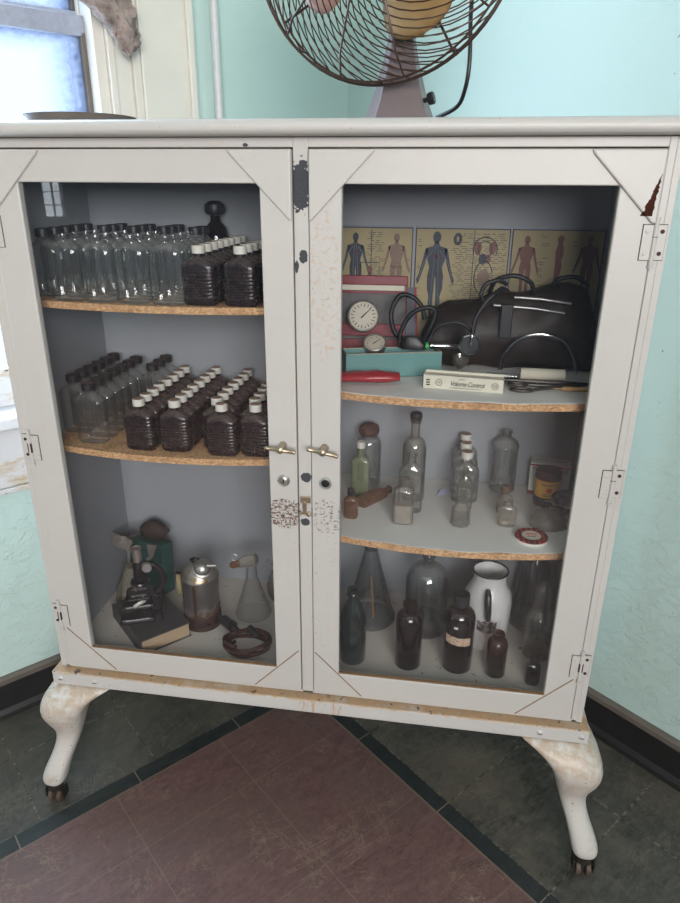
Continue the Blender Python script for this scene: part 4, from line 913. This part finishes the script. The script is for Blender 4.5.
# volume control box
M['boxcream'] = simple('cream_card', (.66, .63, .52), .7, 0, .05, 30)
vb = empty('small_carton', (.2200, .110, R1), math.atan2(-.017, .149)); tag(vb, 'long cream carton printed Volume Control lying at the shelf edge', 'carton')
m = MB(); w_, d_, h_ = .155, .030, .026; m.box(0, w_, 0, d_, 0, h_ - .001); m.box(.001, w_ - .001, 0, .0012, h_ - .001, h_ + .001); m.box(.001, w_ - .001, d_ - .001, d_, h_ - .001, h_ + .004); m.box(0, .001, 0, d_, 0, h_ + .002); m.build('carton_body', 'boxcream', vb, smooth=0, bevel=.0005)
FT = lambda x, z: Matrix.Translation((x, -.0006, z)) @ STAND
text('Volume Control', .0142, 'ink', vb, FT(.0855, .0125), shear=.35, sx=.84, space=.84); text('MIDGET', .0036, 'ink', vb, FT(.076, .0218)); text('AND SWITCH FOR RADIO', .0036, 'ink', vb, FT(.083, .0042)) if False else None
m = MB()
for i in range(18): m.box(.052 + i * .0034, .0544 + i * .0034, -.0006, -.0002, .0036, .0048)
for zz in (.006, .011, .016): m.box(.006, .0135, -.0006, -.0002, zz, zz + .0024); m.box(.0075, .0125, -.0006, -.0002, zz, zz + .0012)
m.build('small_print', 'ink', vb, smooth=0)
for cx_ in (.031, .1395):
    m = MB(); m.tube([(cx_ + .0062 * math.cos(a), -.0005, .013 + .0062 * math.sin(a)) for a in [2 * PI * i / 24 for i in range(24)]], .0005, 5, True); m.build('round_emblem', 'ink', vb)
text('VR', .0075, 'ink', vb, FT(.1395, .013), shear=.1); text('M', .007, 'ink', vb, FT(.031, .013))
# eye cup
ec = tag(MB().lathe([(.011, 0), (.012, .002), (.004, .006), (.0035, .012), (.010, .017), (.0165, .028), (.019, .042), (.0175, .042), (.0150, .030), (.008, .020), (.001, .018)], 26).build('glass_eye_cup', 'dusty', loc=(.293, .222, R1)), 'small footed glass eye cup between the teal box and black bag', 'glass')
# red case with dial gauge
rc = empty('red_case', (.100, .292, R1 + .003)); rc.rotation_euler = (-.12, 0, .04); tag(rc, 'open red case with white strip and grey lining standing at the back left', 'case')
m = MB(); m.box(-.09, .072, .002, .024, 0, .188, 0); m.box(-.088, .070, -.004, .002, .05, .150, 1); m.box(-.09, .066, -.006, .002, .156, .168, 2); m.box(-.09, .072, -.008, .002, .168, .188, 0); m.box(-.09, .072, -.012, .002, .058, .085, 0); m.build('case_shell', ['redlea', 'greyfoam', 'boxcream'], rc, smooth=0, bevel=.0015)
def dial(name, loc, R, tilt, rz, label):
    e = empty(name, loc); e.rotation_euler = (tilt, 0, rz); tag(e, label, 'gauge')
    m = MB(Matrix.Rotation(PI / 2, 4, 'X')); m.lathe([(R * .7, -.016), (R * 1.06, -.012), (R * 1.12, 0), (R * 1.08, .005), (R, .006), (R * .97, .003)], 40, cap1=False); m.build('housing', 'steel', e)
    m = MB(Matrix.Rotation(PI / 2, 4, 'X')); m.lathe([(R * .99, .002), (.0002, .002)], 40, cap0=False); m.build('face', 'dialface', e)
    m = MB()
    for i in range(20):
        a = 2 * PI * i / 20 + .2; r0, r1 = R * (.70 if i % 2 else .62), R * .86; w = R * .028; dx, dz = math.cos(a), math.sin(a)
        m.add([(dx * r0 - dz * w, -.0026, dz * r0 + dx * w), (dx * r0 + dz * w, -.0026, dz * r0 - dx * w), (dx * r1 + dz * w, -.0026, dz * r1 - dx * w), (dx * r1 - dz * w, -.0026, dz * r1 + dx * w)], [(0, 1, 2, 3)])
    m.build('graduation', 'ink', e, smooth=0)
    m = MB(); m.tube([(-R * .15, -.004, -R * .15), (0, -.004, 0), (R * .52, -.004, R * .5)], [R * .05, R * .045, R * .012], 6); m.build('needle', 'ink', e); return e
M['dialface'] = simple('cream_dial', (.52, .47, .38), .5, 0, .05)
dial('dial_gauge', (.081, .262, 1.192), .031, -.30, .1, 'large round cream dial gauge held in the red case')
dial('dial_gauge', (.112, .215, 1.143), .022, -.9, 0, 'smaller dial gauge lying tilted above the teal box')
# striped leaflet
n = NT('striped_leaflet'); x, y, z = n.xyz(); fr_ = n.math('FRACT', n.math('MULTIPLY', x, 62)); c = n.mix(n.math('LESS_THAN', fr_, .16), (.15, .14, .15), (.05, .18, .28)); c = n.mix(n.math('GREATER_THAN', x, .021), c, (.32, .03, .05)); M['leaf'] = n.fin(c, .7)
m = MB(); m.box(-.004, .026, 0, .0015, 0, .16); o = m.build('striped_leaflet', 'leaf', smooth=0, loc=(.176, .322, R1 + .003)); o.rotation_euler = (-.13, -.06, .12); tag(o, 'upright dark leaflet with blue and red stripes beside the red case', 'leaflet')
# black doctor bag
m = MB(); rings = []; NS = 26
for i in range(NS + 1):
    t = i / NS; x = .207 + .370 * t
    HP = [(.206, .065), (.215, .09), (.232, .118), (.262, .138), (.315, .148), (.41, .166), (.51, .184), (.548, .178), (.577, .10)]
    for (xa, ha), (xb, hb2) in zip(HP, HP[1:]):
        if xa <= x <= xb + 1e-6: h = ha + (hb2 - ha) * (x - xa) / (xb - xa); break
    h *= (1 + .02 * math.sin(t * 19)); d = .052 * (1 - .35 * (1 - min(1, t / .2)) - .3 * max(0, (t - .92) / .08))
    r = []
    for q in range(26):
        a = 2 * PI * q / 26; c, s = math.cos(a), math.sin(a); kk = (abs(c) ** 2.6 + abs(s) ** 2.6) ** (-1 / 2.6)
        nz = noise.noise(Vector((t * 7, c * 1.6, s * 1.6)))
        yy = .312 + d * kk * c * (1 - .42 * max(0, s)) + .010 * nz; z = h / 2 + h / 2 * kk * s + .008 * noise.noise(Vector((t * 6, c * 2 + 7, s * 2)))
        r.append((x, min(yy, .366), max(.001, z)))
    rings.append(r)
m.loft(rings); bag = m.build('doctor_bag', simple('cracked_black_leather', (.022, .0125, .010), .55, 0, .45, 22, .7), smooth=70, loc=(0, 0, R1)); tag(bag, 'long slumped black leather doctor bag filling the back of the upper shelf', 'bag')
def bagtube(name, pts, r, mat): 
    m = MB(); m.tube(pts, r, 10); return m.build(name, mat, bag)
def smoothpath(P, k=8):
    P = [Vector(p) for p in P]; out = []
    for i in range(len(P) - 1):
        p0, p1, p2, p3 = P[max(0, i - 1)], P[i], P[i + 1], P[min(len(P) - 1, i + 2)]
        for j in range(k):
            t = j / k; out.append(.5 * ((2 * p1) + (p2 - p0) * t + (2 * p0 - 5 * p1 + 4 * p2 - p3) * t * t + (3 * p1 - p0 - 3 * p2 + p3) * t ** 3))
    return out + [P[-1]]
bagtube('handle', smoothpath([(.345, .275, .165), (.355, .262, .192), (.39, .258, .203), (.425, .262, .19), (.435, .275, .165)]), .0048, 'rubber')
bagtube('handle', smoothpath([(.47, .31, .17), (.485, .30, .192), (.52, .30, .198), (.55, .31, .18)]), .0045, 'rubber')
bagtube('clasp_bar', [(.355, .262, .142), (.44, .256, .138), (.50, .258, .130)], .0028, 'steel')
bagtube('clasp_bar', [(.395, .258, .160), (.45, .254, .158), (.51, .258, .150)], .0028, 'steel')
m = MB(); m.box(.37, .395, .250, .262, .075, .145); m.build('strap', 'rubber', bag, smooth=0, bevel=.002)
# stethoscope
M['diaphragm'] = simple('grey_diaphragm', (.16, .17, .17), .25, .3, .2, 60)
st = empty('stethoscope', (.312, .192, R1)); tag(st, 'black rubber stethoscope with round metal chest piece draped before the bag', 'stethoscope')
m = MB(Matrix.Translation((-.004, .0, .072)) @ Matrix.Rotation(PI / 2 + .1, 4, 'X')); m.lathe([(.010, -.008), (.019, -.004), (.0215, 0), (.0215, .003), (.019, .005), (.018, .0035)], 32, cap1=False); m.lathe([(.0185, .0036), (.001, .0036)], 30, mi=1); m.build('chest_piece', ['chrome', 'diaphragm'], st)
m = MB(); m.tube([(-.002, -.008, .072), (.0, -.012, .082), (.0, -.008, .096)], .0028, 10); m.build('stem', 'chrome', st)
m = MB(); m.tube(smoothpath([(0, -.008, .094), (.004, -.004, .125), (.02, .0, .155), (.036, .004, .172), (.052, .02, .182), (.066, .028, .176)]), .0048, 10); m.build('tube', 'rubber', st)
m = MB(); m.tube(smoothpath([(.022, .004, .155), (.012, .012, .172), (.022, .018, .192), (.045, .022, .198), (.062, .03, .19)]), .0042, 10); m.build('tube', 'rubber', st)
m = MB(); m.tube(smoothpath([(.0, .006, .098), (-.03, .006, .115), (-.07, .006, .105), (-.088, .006, .072)]), .0035, 10); m.build('tube', 'rubber', st)
# coiled rubber hose
hs_ = empty('rubber_hose', (.195, .250, R1)); tag(hs_, 'black rubber hose looped between the red case and the bag', 'hose')
m = MB(); m.tube(smoothpath([(-.018, -.01, .058), (-.045, -.01, .085), (-.052, -.005, .125), (-.035, 0, .158), (-.008, 0, .155), (.012, -.005, .135), (.018, -.005, .11)]), .005, 10); m.build('loop', 'rubber', hs_)
m = MB(); m.tube(smoothpath([(-.03, -.02, .052), (-.03, -.02, .085), (-.008, -.02, .125), (.028, -.02, .138), (.04, -.018, .125), (.028, -.02, .085), (.012, -.02, .056)]), .005, 10); m.build('loop', 'rubber', hs_)
m = MB(); m.sq([(.051, .028, .014, 3, -.002, -.02), (.062, .030, .015, 3, -.002, -.02), (.076, .016, .010, 3, -.006, -.02)]); m.build('valve', 'blackcap', hs_)
# metal syringe with green band on the teal box
sy = empty('metal_syringe', (.228, .228, R1 + .0585), .08); tag(sy, 'slim metal syringe with bright green band resting on the teal box', 'syringe')
m = MB(Matrix.Rotation(PI / 2, 4, 'Y')); m.lathe([(.004, 0), (.0065, .001), (.0065, .008), (.0052, .009), (.0052, .058), (.003, .062), (.0015, .072)], 18); m.build('barrel', 'chrome', sy)
m = MB(Matrix.Rotation(PI / 2, 4, 'Y')); m.lathe([(.0068, -.022), (.0072, -.020), (.0072, -.005), (.0068, -.003)], 18); m.build('green_band', simple('bright_green', (.04, .42, .09), .4), sy)
# small things right of the carton
def cyl_lying(name, x, y, z, r, L, rz, mats, label, cat, pr=None):
    m = MB(Matrix.Rotation(PI / 2, 4, 'Y')); m.lathe(pr or [(r * .5, -L / 2), (r, -L / 2 + .001), (r, L / 2 - .001), (r * .5, L / 2)], 22); o = m.build(name, mats, loc=(x, y, z)); o.rotation_euler.z = rz; tag(o, label, cat); return o
bn = cyl_lying('gauze_roll', .455, .165, R1 + .0235, .0115, .088, .02, simple('cream_cloth', (.52, .48, .39), .9, 0, .1, 90), 'rolled cream gauze lying across dark metal instruments', 'roll')
cyl_lying('glass_syringe', .385, .200, R1 + .007, .0065, .075, -.05, 'greyglass', 'slim grey glass syringe barrel lying behind the gauze roll', 'syringe', [(.003, -.045), (.003, -.038), (.0065, -.036), (.0065, .03), (.009, .031), (.009, .033), (.003, .034), (.003, .045)])
cyl_lying('wooden_pick', .530, .132, R1 + .005, .0045, .085, .03, simple('pale_wood', (.55, .33, .14), .5), 'small pale wooden-handled pick at the right end of the shelf edge', 'tool', [(.0008, -.062), (.0011, -.042), (.003, -.04), (.0045, -.035), (.0045, .04), (.003, .042)])
fx = empty('forceps', (.40, .128, R1)); tag(fx, 'dark steel forceps with ring handles beside the end of the carton', 'forceps')
m = MB()
m.tube([(.012 + .021 * math.cos(a), -.014 + .010 * math.sin(a), .004) for a in [2 * PI * i / 24 for i in range(24)]], .003, 8, True); m.build('ring_handle', 'brownsteel' if 'brownsteel' in M else simple('dark_steel', (.07, .065, .06), .4, .7), fx)
DS = bpy.data.materials['dark_steel']
m = MB(); m.tube([(.012 + .018 * math.cos(a) - .006, .006 + .009 * math.sin(a), .009) for a in [2 * PI * i / 24 for i in range(24)]], .003, 8, True); m.build('ring_handle', DS, fx)
m = MB(); m.tube([(.032, -.012, .004), (.075, .006, .006), (.14, .022, .008)], [.0032, .004, .0015], 8); m.build('blade', DS, fx); m = MB(); m.tube([(.024, .006, .009), (.075, .007, .0075), (.14, .026, .009)], [.0032, .004, .0015], 8); m.build('blade', DS, fx)
fx2 = empty('steel_clamp', (.40, .160, R1)); tag(fx2, 'black steel clamp under the gauze roll', 'clamp')
m = MB(); m.tube([(-.03, .004, .008), (.02, .004, .008), (.09, .0, .0075), (.15, .01, .006)], [.003, .005, .0055, .002], 8); m.build('jaw', DS, fx2); m = MB(); m.tube([(-.03, .018, .006), (.03, .016, .007), (.10, .014, .0065)], [.003, .005, .003], 8); m.build('jaw', DS, fx2)
# wire hoop (head mirror band)
m = MB(); m.tube(smoothpath([(.375, .232, .012), (.385, .228, .05), (.415, .224, .083), (.455, .222, .092), (.495, .222, .080), (.522, .224, .045), (.532, .226, .010)]), [.0022] * 49, 8); hb_ = m.build('head_band', 'chrome', loc=(0, 0, R1)); tag(hb_, 'thin metal hoop band standing in an arch before the bag', 'band')
m = MB(); m.tube(smoothpath([(.380, .236, .012), (.388, .232, .048), (.416, .228, .079), (.455, .226, .088), (.49, .226, .078)]), .003, 8); m.build('padding', 'rubber', hb_)

# --- anatomy charts on the back wall
M['chart'] = simple('yellowed_chart_paper', (.36, .30, .165), .6, 0, .08, 12); M['chartink'] = simple('chart_navy', (.03, .035, .07), .6); M['flesh'] = simple('chart_muscle', (.17, .075, .06), .6, 0, .75, 260); M['veins'] = simple('chart_vessel_blue', (.045, .05, .07), .6, 0, .75, 260); M['skin'] = simple('chart_skin', (.22, .15, .115), .6, 0, .6, 220); M['frm'] = simple('chart_grey_edge', (.22, .24, .28), .4, 0, .1)
YC = D - .0155
def body_shape(m, cx, z1, H, y, side=False, mi=0):
    """standing anatomical figure, feet down, arms slightly away"""
    u = H / 8; X = lambda v: cx + v * u; Z = lambda v: z1 - v * u
    def poly(P): m.add([(X(a), y, Z(b)) for a, b in P], [tuple(range(len(P)))], mi)
    def ell(a, b, ra, rb_, k=14): poly([(a + ra * math.cos(2 * PI * i / k), b + rb_ * math.sin(2 * PI * i / k)) for i in range(k)])
    ell(0, .5, .36 if not side else .42, .5)
    if side:
        poly([(-.2, .9), (.2, .9), (.45, 1.4), (.5, 2.2), (.3, 3.0), (.45, 3.7), (.35, 4.3), (.15, 5.6), (.1, 6.6), (-.05, 7.6), (-.5, 7.75), (-.5, 7.6), (-.25, 7.3), (-.35, 5.8), (-.42, 4.4), (-.4, 3.2), (-.5, 2.0), (-.35, 1.3)])
        return
    poly([(-.16, .85), (.16, .85), (.3, 1.25), (.95, 1.45), (.8, 2.4), (.58, 3.1), (.72, 3.9), (-.72, 3.9), (-.58, 3.1), (-.8, 2.4), (-.95, 1.45), (-.3, 1.25)])
    for s in (-1, 1):
        poly([(s * .72, 1.5), (s * 1.0, 1.5), (s * 1.22, 2.6), (s * 1.5, 3.7), (s * 1.72, 4.2), (s * 1.62, 4.65), (s * 1.45, 4.35), (s * 1.28, 3.8), (s * .95, 2.8)])
        poly([(s * .02, 3.85), (s * .73, 3.85), (s * .70, 5.0), (s * .5, 5.7), (s * .56, 6.3), (s * .38, 7.4), (s * .62, 7.75), (s * .2, 7.75), (s * .2, 7.3), (s * .12, 6.2), (s * .12, 5.6)])
def chart(x0, x1, figs, label, extra=None):
    e = empty('anatomy_chart', ((x0 + x1) / 2, YC, 1.10)); tag(e, label, 'chart'); cx = (x0 + x1) / 2; w = (x1 - x0) / 2; zt = 1.369 - 1.10
    m = MB(); m.box(-w, w, 0, .0015, 0, zt); m.build('sheet', 'chart', e, smooth=0)
    m = MB(); t = .0022
    m.box(-w, w, -.0004, 0, zt - t, zt); m.box(-w, -w + t, -.0004, 0, 0, zt); m.box(w - t, w, -.0004, 0, 0, zt); m.build('border', 'chartink', e, smooth=0)
    m = MB(); m.box(-w, w, -.0012, .0016, zt, zt + .004); m.build('top_strip', 'frm', e, smooth=0)
    occ = []
    for fx_, zt_, H, mat, side in figs:
        m = MB(); body_shape(m, fx_ - cx, zt_ - 1.10, H, -.0006, side); m.build('figure', mat, e, smooth=0); occ.append((fx_ - cx, H * .16))
        if mat == 'veins':
            m = MB(); u = H / 8
            for s in (-1, 1):
                m.tube([((fx_ - cx) + s * .1 * u, -.0009, zt_ - 1.10 - 1.2 * u), ((fx_ - cx) + s * .25 * u, -.0009, zt_ - 1.10 - 3.6 * u), ((fx_ - cx) + s * .4 * u, -.0009, zt_ - 1.10 - 7 * u)], .0006, 4)
                m.tube([((fx_ - cx) + s * .3 * u, -.0009, zt_ - 1.10 - 1.6 * u), ((fx_ - cx) + s * 1.05 * u, -.0009, zt_ - 1.10 - 2.6 * u), ((fx_ - cx) + s * 1.5 * u, -.0009, zt_ - 1.10 - 4.2 * u)], .0006, 4)
            m.build('vessels', 'frm', e)
            m = MB(); m.tube([((fx_ - cx) + .0, -.0010, zt_ - 1.10 - 2 * u), ((fx_ - cx) + .002, -.0010, zt_ - 1.10 - 2.3 * u)], .0028, 8); m.build('heart', 'redlea', e)
    m = MB(); rnd = random.Random(int(x0 * 1000)); z = zt - .012
    while z > .07:
        x = -w + .006
        while x < w - .010:
            L = rnd.uniform(.006, .018)
            xe = min(x + L, w - .006)
            if not any(abs((x + xe) / 2 - c) < r + (xe - x) / 2 for c, r in occ) and rnd.random() < .85 and xe - x > .003: m.box(x, xe, -.0003, 0, z, z + .0011)
            x = xe + rnd.uniform(.003, .007)
        z -= .0044
    m.build('printed_text', 'chartink', e, smooth=0); return e
e = chart(.013, .176, [(.0475, 1.357, .150, 'veins', False), (.140, 1.357, .150, 'skin', False)], 'leftmost yellowed anatomy chart above the red case, with two figures')
m = MB(); w = .083; m.box(-.012, -.0105, -.0006, 0, .16, .265); m.box(-.035, .008, -.0006, 0, .192, .1935); m.box(-.035, -.0335, -.0006, 0, .10, .192); m.box(.007, .008, -.0006, 0, .10, .192); m.build('inset_border', 'chartink', e, smooth=0)
m = MB(); body_shape(m, -.014, .186, .14, -.0007); m.build('figure', 'flesh', e, smooth=0)
e = chart(.182, .387, [(.229, 1.362, .198, 'veins', False)], 'middle anatomy chart with a dark blue vessel figure and organ diagram')
m = MB(); m.box(.0250, .0265, -.0006, 0, .0, .266); m.box(.0265, .1, -.0006, 0, .115, .1165); m.build('inset_border', 'chartink', e, smooth=0)
m = MB()
cx_ = .335 - .2845
def ring(m, cx, cz, rx, rz, r, a0=0, a1=2 * PI):
    m.tube([(cx + rx * math.cos(a0 + (a1 - a0) * i / 28), -.0008, cz + rz * math.sin(a0 + (a1 - a0) * i / 28)) for i in range(29)], r, 5)
ring(m, cx_, .225, .026, .026, .0012, -.4, PI + .4); ring(m, cx_, .165, .020, .036, .0012, .3, 2 * PI - .3); ring(m, cx_, .225, .014, .018, .001); m.build('organ_outline', 'veins', e)
m = MB()
for a, b, rx, rz, mi in ((-.016, .228, .008, .014, 0), (.016, .228, .008, .014, 0), (-.004, .205, .009, .012, 1), (.006, .205, .008, .010, 0), (0, .165, .014, .018, 2)):
    m.add([(cx_ + a + rx * math.cos(2 * PI * i / 16), -.0005 - mi * .0001, b + rz * math.sin(2 * PI * i / 16)) for i in range(16)], [tuple(range(16))], mi)
m.build('organs', ['flesh', 'veins', 'skin'], e, smooth=0)
m = MB(); m.box(-.014, -.001, -.0006, 0, .238, .262); m.build('inset_head', 'veins', e, smooth=0) if False else None
m = MB(); ring(m, -.010, .246, .006, .010, .0035); m.build('inset_head', 'veins', e)
chart(.391, .585, [(.424, 1.356, .140, 'flesh', False), (.494, 1.358, .140, 'flesh', True), (.555, 1.358, .140, 'flesh', False)], 'rightmost anatomy chart with three red muscle figures')

for o in list(COL.objects):
    if o.type == 'MESH' and o.data.materials and o.data.materials[0] and o.data.materials[0].name in ('clear_bottle_glass', 'dusty_bottle_glass', 'grey_jar_glass', 'green_tint_glass', 'grey_green_glass') and not o.get('group', '').endswith('shelf') and o.name.split('.')[0] not in ('open_clear_bottle', 'capped_clear_bottle', 'cone', 'side_arm', 'glass_syringe'):
        sd = o.modifiers.new('wall', 'SOLIDIFY'); sd.thickness = .0022; sd.offset = -1

# ------------------------------------------------------------------ on top of the cabinet
TOP = 1.5545
m = MB(); m.lathe([(.080, 0), (.092, .002), (.099, .0165), (.101, .0172), (.099, .0178), (.090, .006), (.08, .004), (.001, .004)], 44); tr = m.build('metal_tray', 'capwood', loc=(-.450, .14, TOP)); tag(tr, 'low dark round tray lying on the cabinet top at the window end', 'tray')
fan = empty('desk_fan', (.150, .17, TOP), -.26); tag(fan, 'vintage desk fan with mauve pedestal, brown wire cage and tan blades on the cabinet top', 'fan')
m = MB(); rs = []
for z, r in ((0, .072), (.004, .072), (.012, .064), (.035, .054), (.06, .045), (.10, .033), (.14, .024), (.19, .021), (.27, .022)):
    rs.append([(r * math.cos(2 * PI * (j + .5) / 8), r * math.sin(2 * PI * (j + .5) / 8), z) for j in range(8)])
m.loft(rs); m.build('pedestal', 'mauve', fan, smooth=0, bevel=.003)
HZ = .285; HY = -.060
m = MB(Matrix.Translation((-.008, .030, HZ)) @ Matrix.Rotation(PI / 2, 4, 'X')); m.lathe([(.02, -.075), (.045, -.065), (.056, -.035), (.058, 0), (.055, .03), (.035, .045), (.012, .05), (.008, .075)], 30); m.build('motor', 'mauve', fan)
FR = .223
cg = empty('cage', (-.012, HY - .012, HZ)); cg.parent = fan
m = MB()
for yy, rr, tr_ in ((-.018, FR, .0020), (0, FR + .003, .0024), (.018, FR, .0020)): m.tube([(rr * math.cos(2 * PI * i / 72), yy, rr * math.sin(2 * PI * i / 72)) for i in range(72)], tr_, 8, True)
m.build('rim', 'wire', cg)
def swirl(n_w, sgn, y_r, y_c, turn, ph):
    m = MB()
    for k in range(n_w):
        pts = []
        for i in range(17):
            t = i / 16; r = .030 + (FR - .031) * t; a = 2 * PI * k / n_w + ph + sgn * turn * t ** 1.25; y = y_c + (y_r - y_c) * t ** 3.2
            pts.append((r * math.cos(a), y, r * math.sin(a)))
        m.tube(pts, .00115, 5)
    return m
swirl(44, 1, -.018, -.058, 1.9, 0).build('front_grille', 'wire', cg); swirl(44, 1, .018, .050, 1.9, .05).build('rear_grille', 'wire', cg)
m = MB(); m.M = Matrix.Translation((0, -.058, 0)) @ Matrix.Rotation(PI / 2, 4, 'X'); m.lathe([(.036, -.003), (.037, 0), (.034, .003), (.001, .005)], 30); m.build('badge', 'brass', cg)
m = MB()
for a in (-1.87, -1.35, -.62, -2.42, -.2, .6, 1.4, 2.2, 3.0):
    c, s = math.cos(a), math.sin(a); m.tube([(.03 * c, -.060, .03 * s), (.12 * c, -.0555, .12 * s), (.190 * c, -.043, .190 * s), ((FR - .001) * c, -.018, (FR - .001) * s)], .0019, 6)
for a in (-2.3, -1.56, -.95, -.1, .9, 2.0): c, s = math.cos(a), math.sin(a); m.tube([(FR * c, -.018, FR * s), (FR * c, .018, FR * s)], .002, 6)
m.build('strut', 'wire', cg)
m = MB()
for a in (.5, 2.1, 3.7, 5.3): c, s = math.cos(a), math.sin(a); m.tube([(FR * c, .018, FR * s), (.1 * c, .048, .1 * s), (.045 * c, .060, .045 * s)], .0022, 6)
m.build('rear_bracket', 'wire', cg)
hub = empty('rotor', (-.012, HY - .008, HZ)); hub.parent = fan
m = MB(Matrix.Rotation(PI / 2, 4, 'X')); m.lathe([(.022, -.012), (.024, 0), (.022, .012), (.010, .018), (.001, .019)], 24); m.build('hub', 'brass', hub)
for bi, ang in enumerate((-1.16, -2.80, 1.98, .41)):
    vs = []; fs = []; NU, NV = 14, 10
    for i in range(NU + 1):
        t = i / NU; r = .018 + .152 * t; hw = .018 + .050 * math.sin(min(1, t * 1.25) * PI / 2) ** 1.5
        if t > .66: hw *= math.sqrt(max(0.0, 1 - ((t - .66) / .345) ** 2))
        off = .012 * t
        for j in range(NV + 1):
            s = (j / NV * 2 - 1); x = r; z = s * hw + off; y = -.30 * s * hw * (1 - .3 * t) + .010 * (s * s)
            ca, sa = math.cos(ang), math.sin(ang); vs.append((x * ca - z * sa, y, x * sa + z * ca))
    for i in range(NU):
        for j in range(NV):
            a = i * (NV + 1) + j; fs.append((a, a + 1, a + NV + 2, a + NV + 1))
    m = MB(); m.add(vs, fs); b = m.build('blade', 'blade' if bi != 1 else 'blade2', hub, smooth=60); sd = b.modifiers.new('s', 'SOLIDIFY'); sd.thickness = .0014
m = MB(); m.tube(smoothpath([(.045, .085, .020), (.090, .06, .035), (.108, .04, .06), (.114, .035, .10), (.110, .04, .16), (.10, .055, .25), (.058, .05, .282)]), .0038, 10); m.build('power_cable', 'black', fan)
m = MB(); m.M = Matrix.Translation((.052, -.012, .040)) @ Matrix.Rotation(PI / 2 - .25, 4, 'Y'); m.lathe([(.004, -.008), (.004, .004), (.0095, .005), (.0105, .008), (.0105, .014), (.0085, .016), (.002, .0165)], 16); m.build('switch_knob', 'black', fan)

# ------------------------------------------------------------------ daylight
def area(name, a, b, z, sx, sy, power, col, dirv):
    l = bpy.data.lights.new(name, 'AREA'); l.shape = 'RECTANGLE'; l.size = sx; l.size_y = sy; l.energy = power; l.color = col
    o = bpy.data.objects.new(name, l); COL.objects.link(o)
    p = RM @ Vector((a, b, z)); d = (RM.to_3x3() @ Vector(dirv)).normalized()
    o.matrix_world = Matrix.Translation(p) @ d.to_track_quat('-Z', 'Y').to_matrix().to_4x4(); return o
area('window_daylight', (WA0 + WA1) / 2, -.32, 1.75, 1.5, 2.0, 110, (.66, .83, 1.0), (0, 1, -.05))
area('window_daylight', (VA0 + VA1) / 2, BM + .25, 2.2, 3.2, 1.6, 370, (1.0, .96, .92), (0, -1, -.05))
area('window_daylight', AM + .3, (FB0 + FB1) / 2, 1.35, .5, .8, 4, (.85, .93, 1.0), (-1, 0, 0))
w = bpy.data.worlds.new('sky'); SC.world = w; w.use_nodes = True; w.node_tree.nodes['Background'].inputs[0].default_value = (.72, .85, 1, 1); w.node_tree.nodes['Background'].inputs[1].default_value = 1.5

# ------------------------------------------------------------------ camera
cam = bpy.data.cameras.new('camera'); co = bpy.data.objects.new('camera', cam); COL.objects.link(co)
cam.sensor_fit = 'VERTICAL'; cam.sensor_height = 24; cam.lens = 667.5736 * 24 / 903; cam.clip_start = .02
yaw, pit, rol = -.1456093, .3786774, .00671385
f = Vector((math.sin(yaw) * math.cos(pit), math.cos(yaw) * math.cos(pit), -math.sin(pit))); r = Vector((math.cos(yaw), -math.sin(yaw), 0)); u = r.cross(f)
r2 = r * math.cos(rol) + u * math.sin(rol); u2 = u * math.cos(rol) - r * math.sin(rol)
co.matrix_world = Matrix(((r2.x, u2.x, -f.x, .24375), (r2.y, u2.y, -f.y, -1.18133), (r2.z, u2.z, -f.z, -.056376 + 1.51), (0, 0, 0, 1)))
SC.camera = co
SC.view_settings.exposure = 0.0
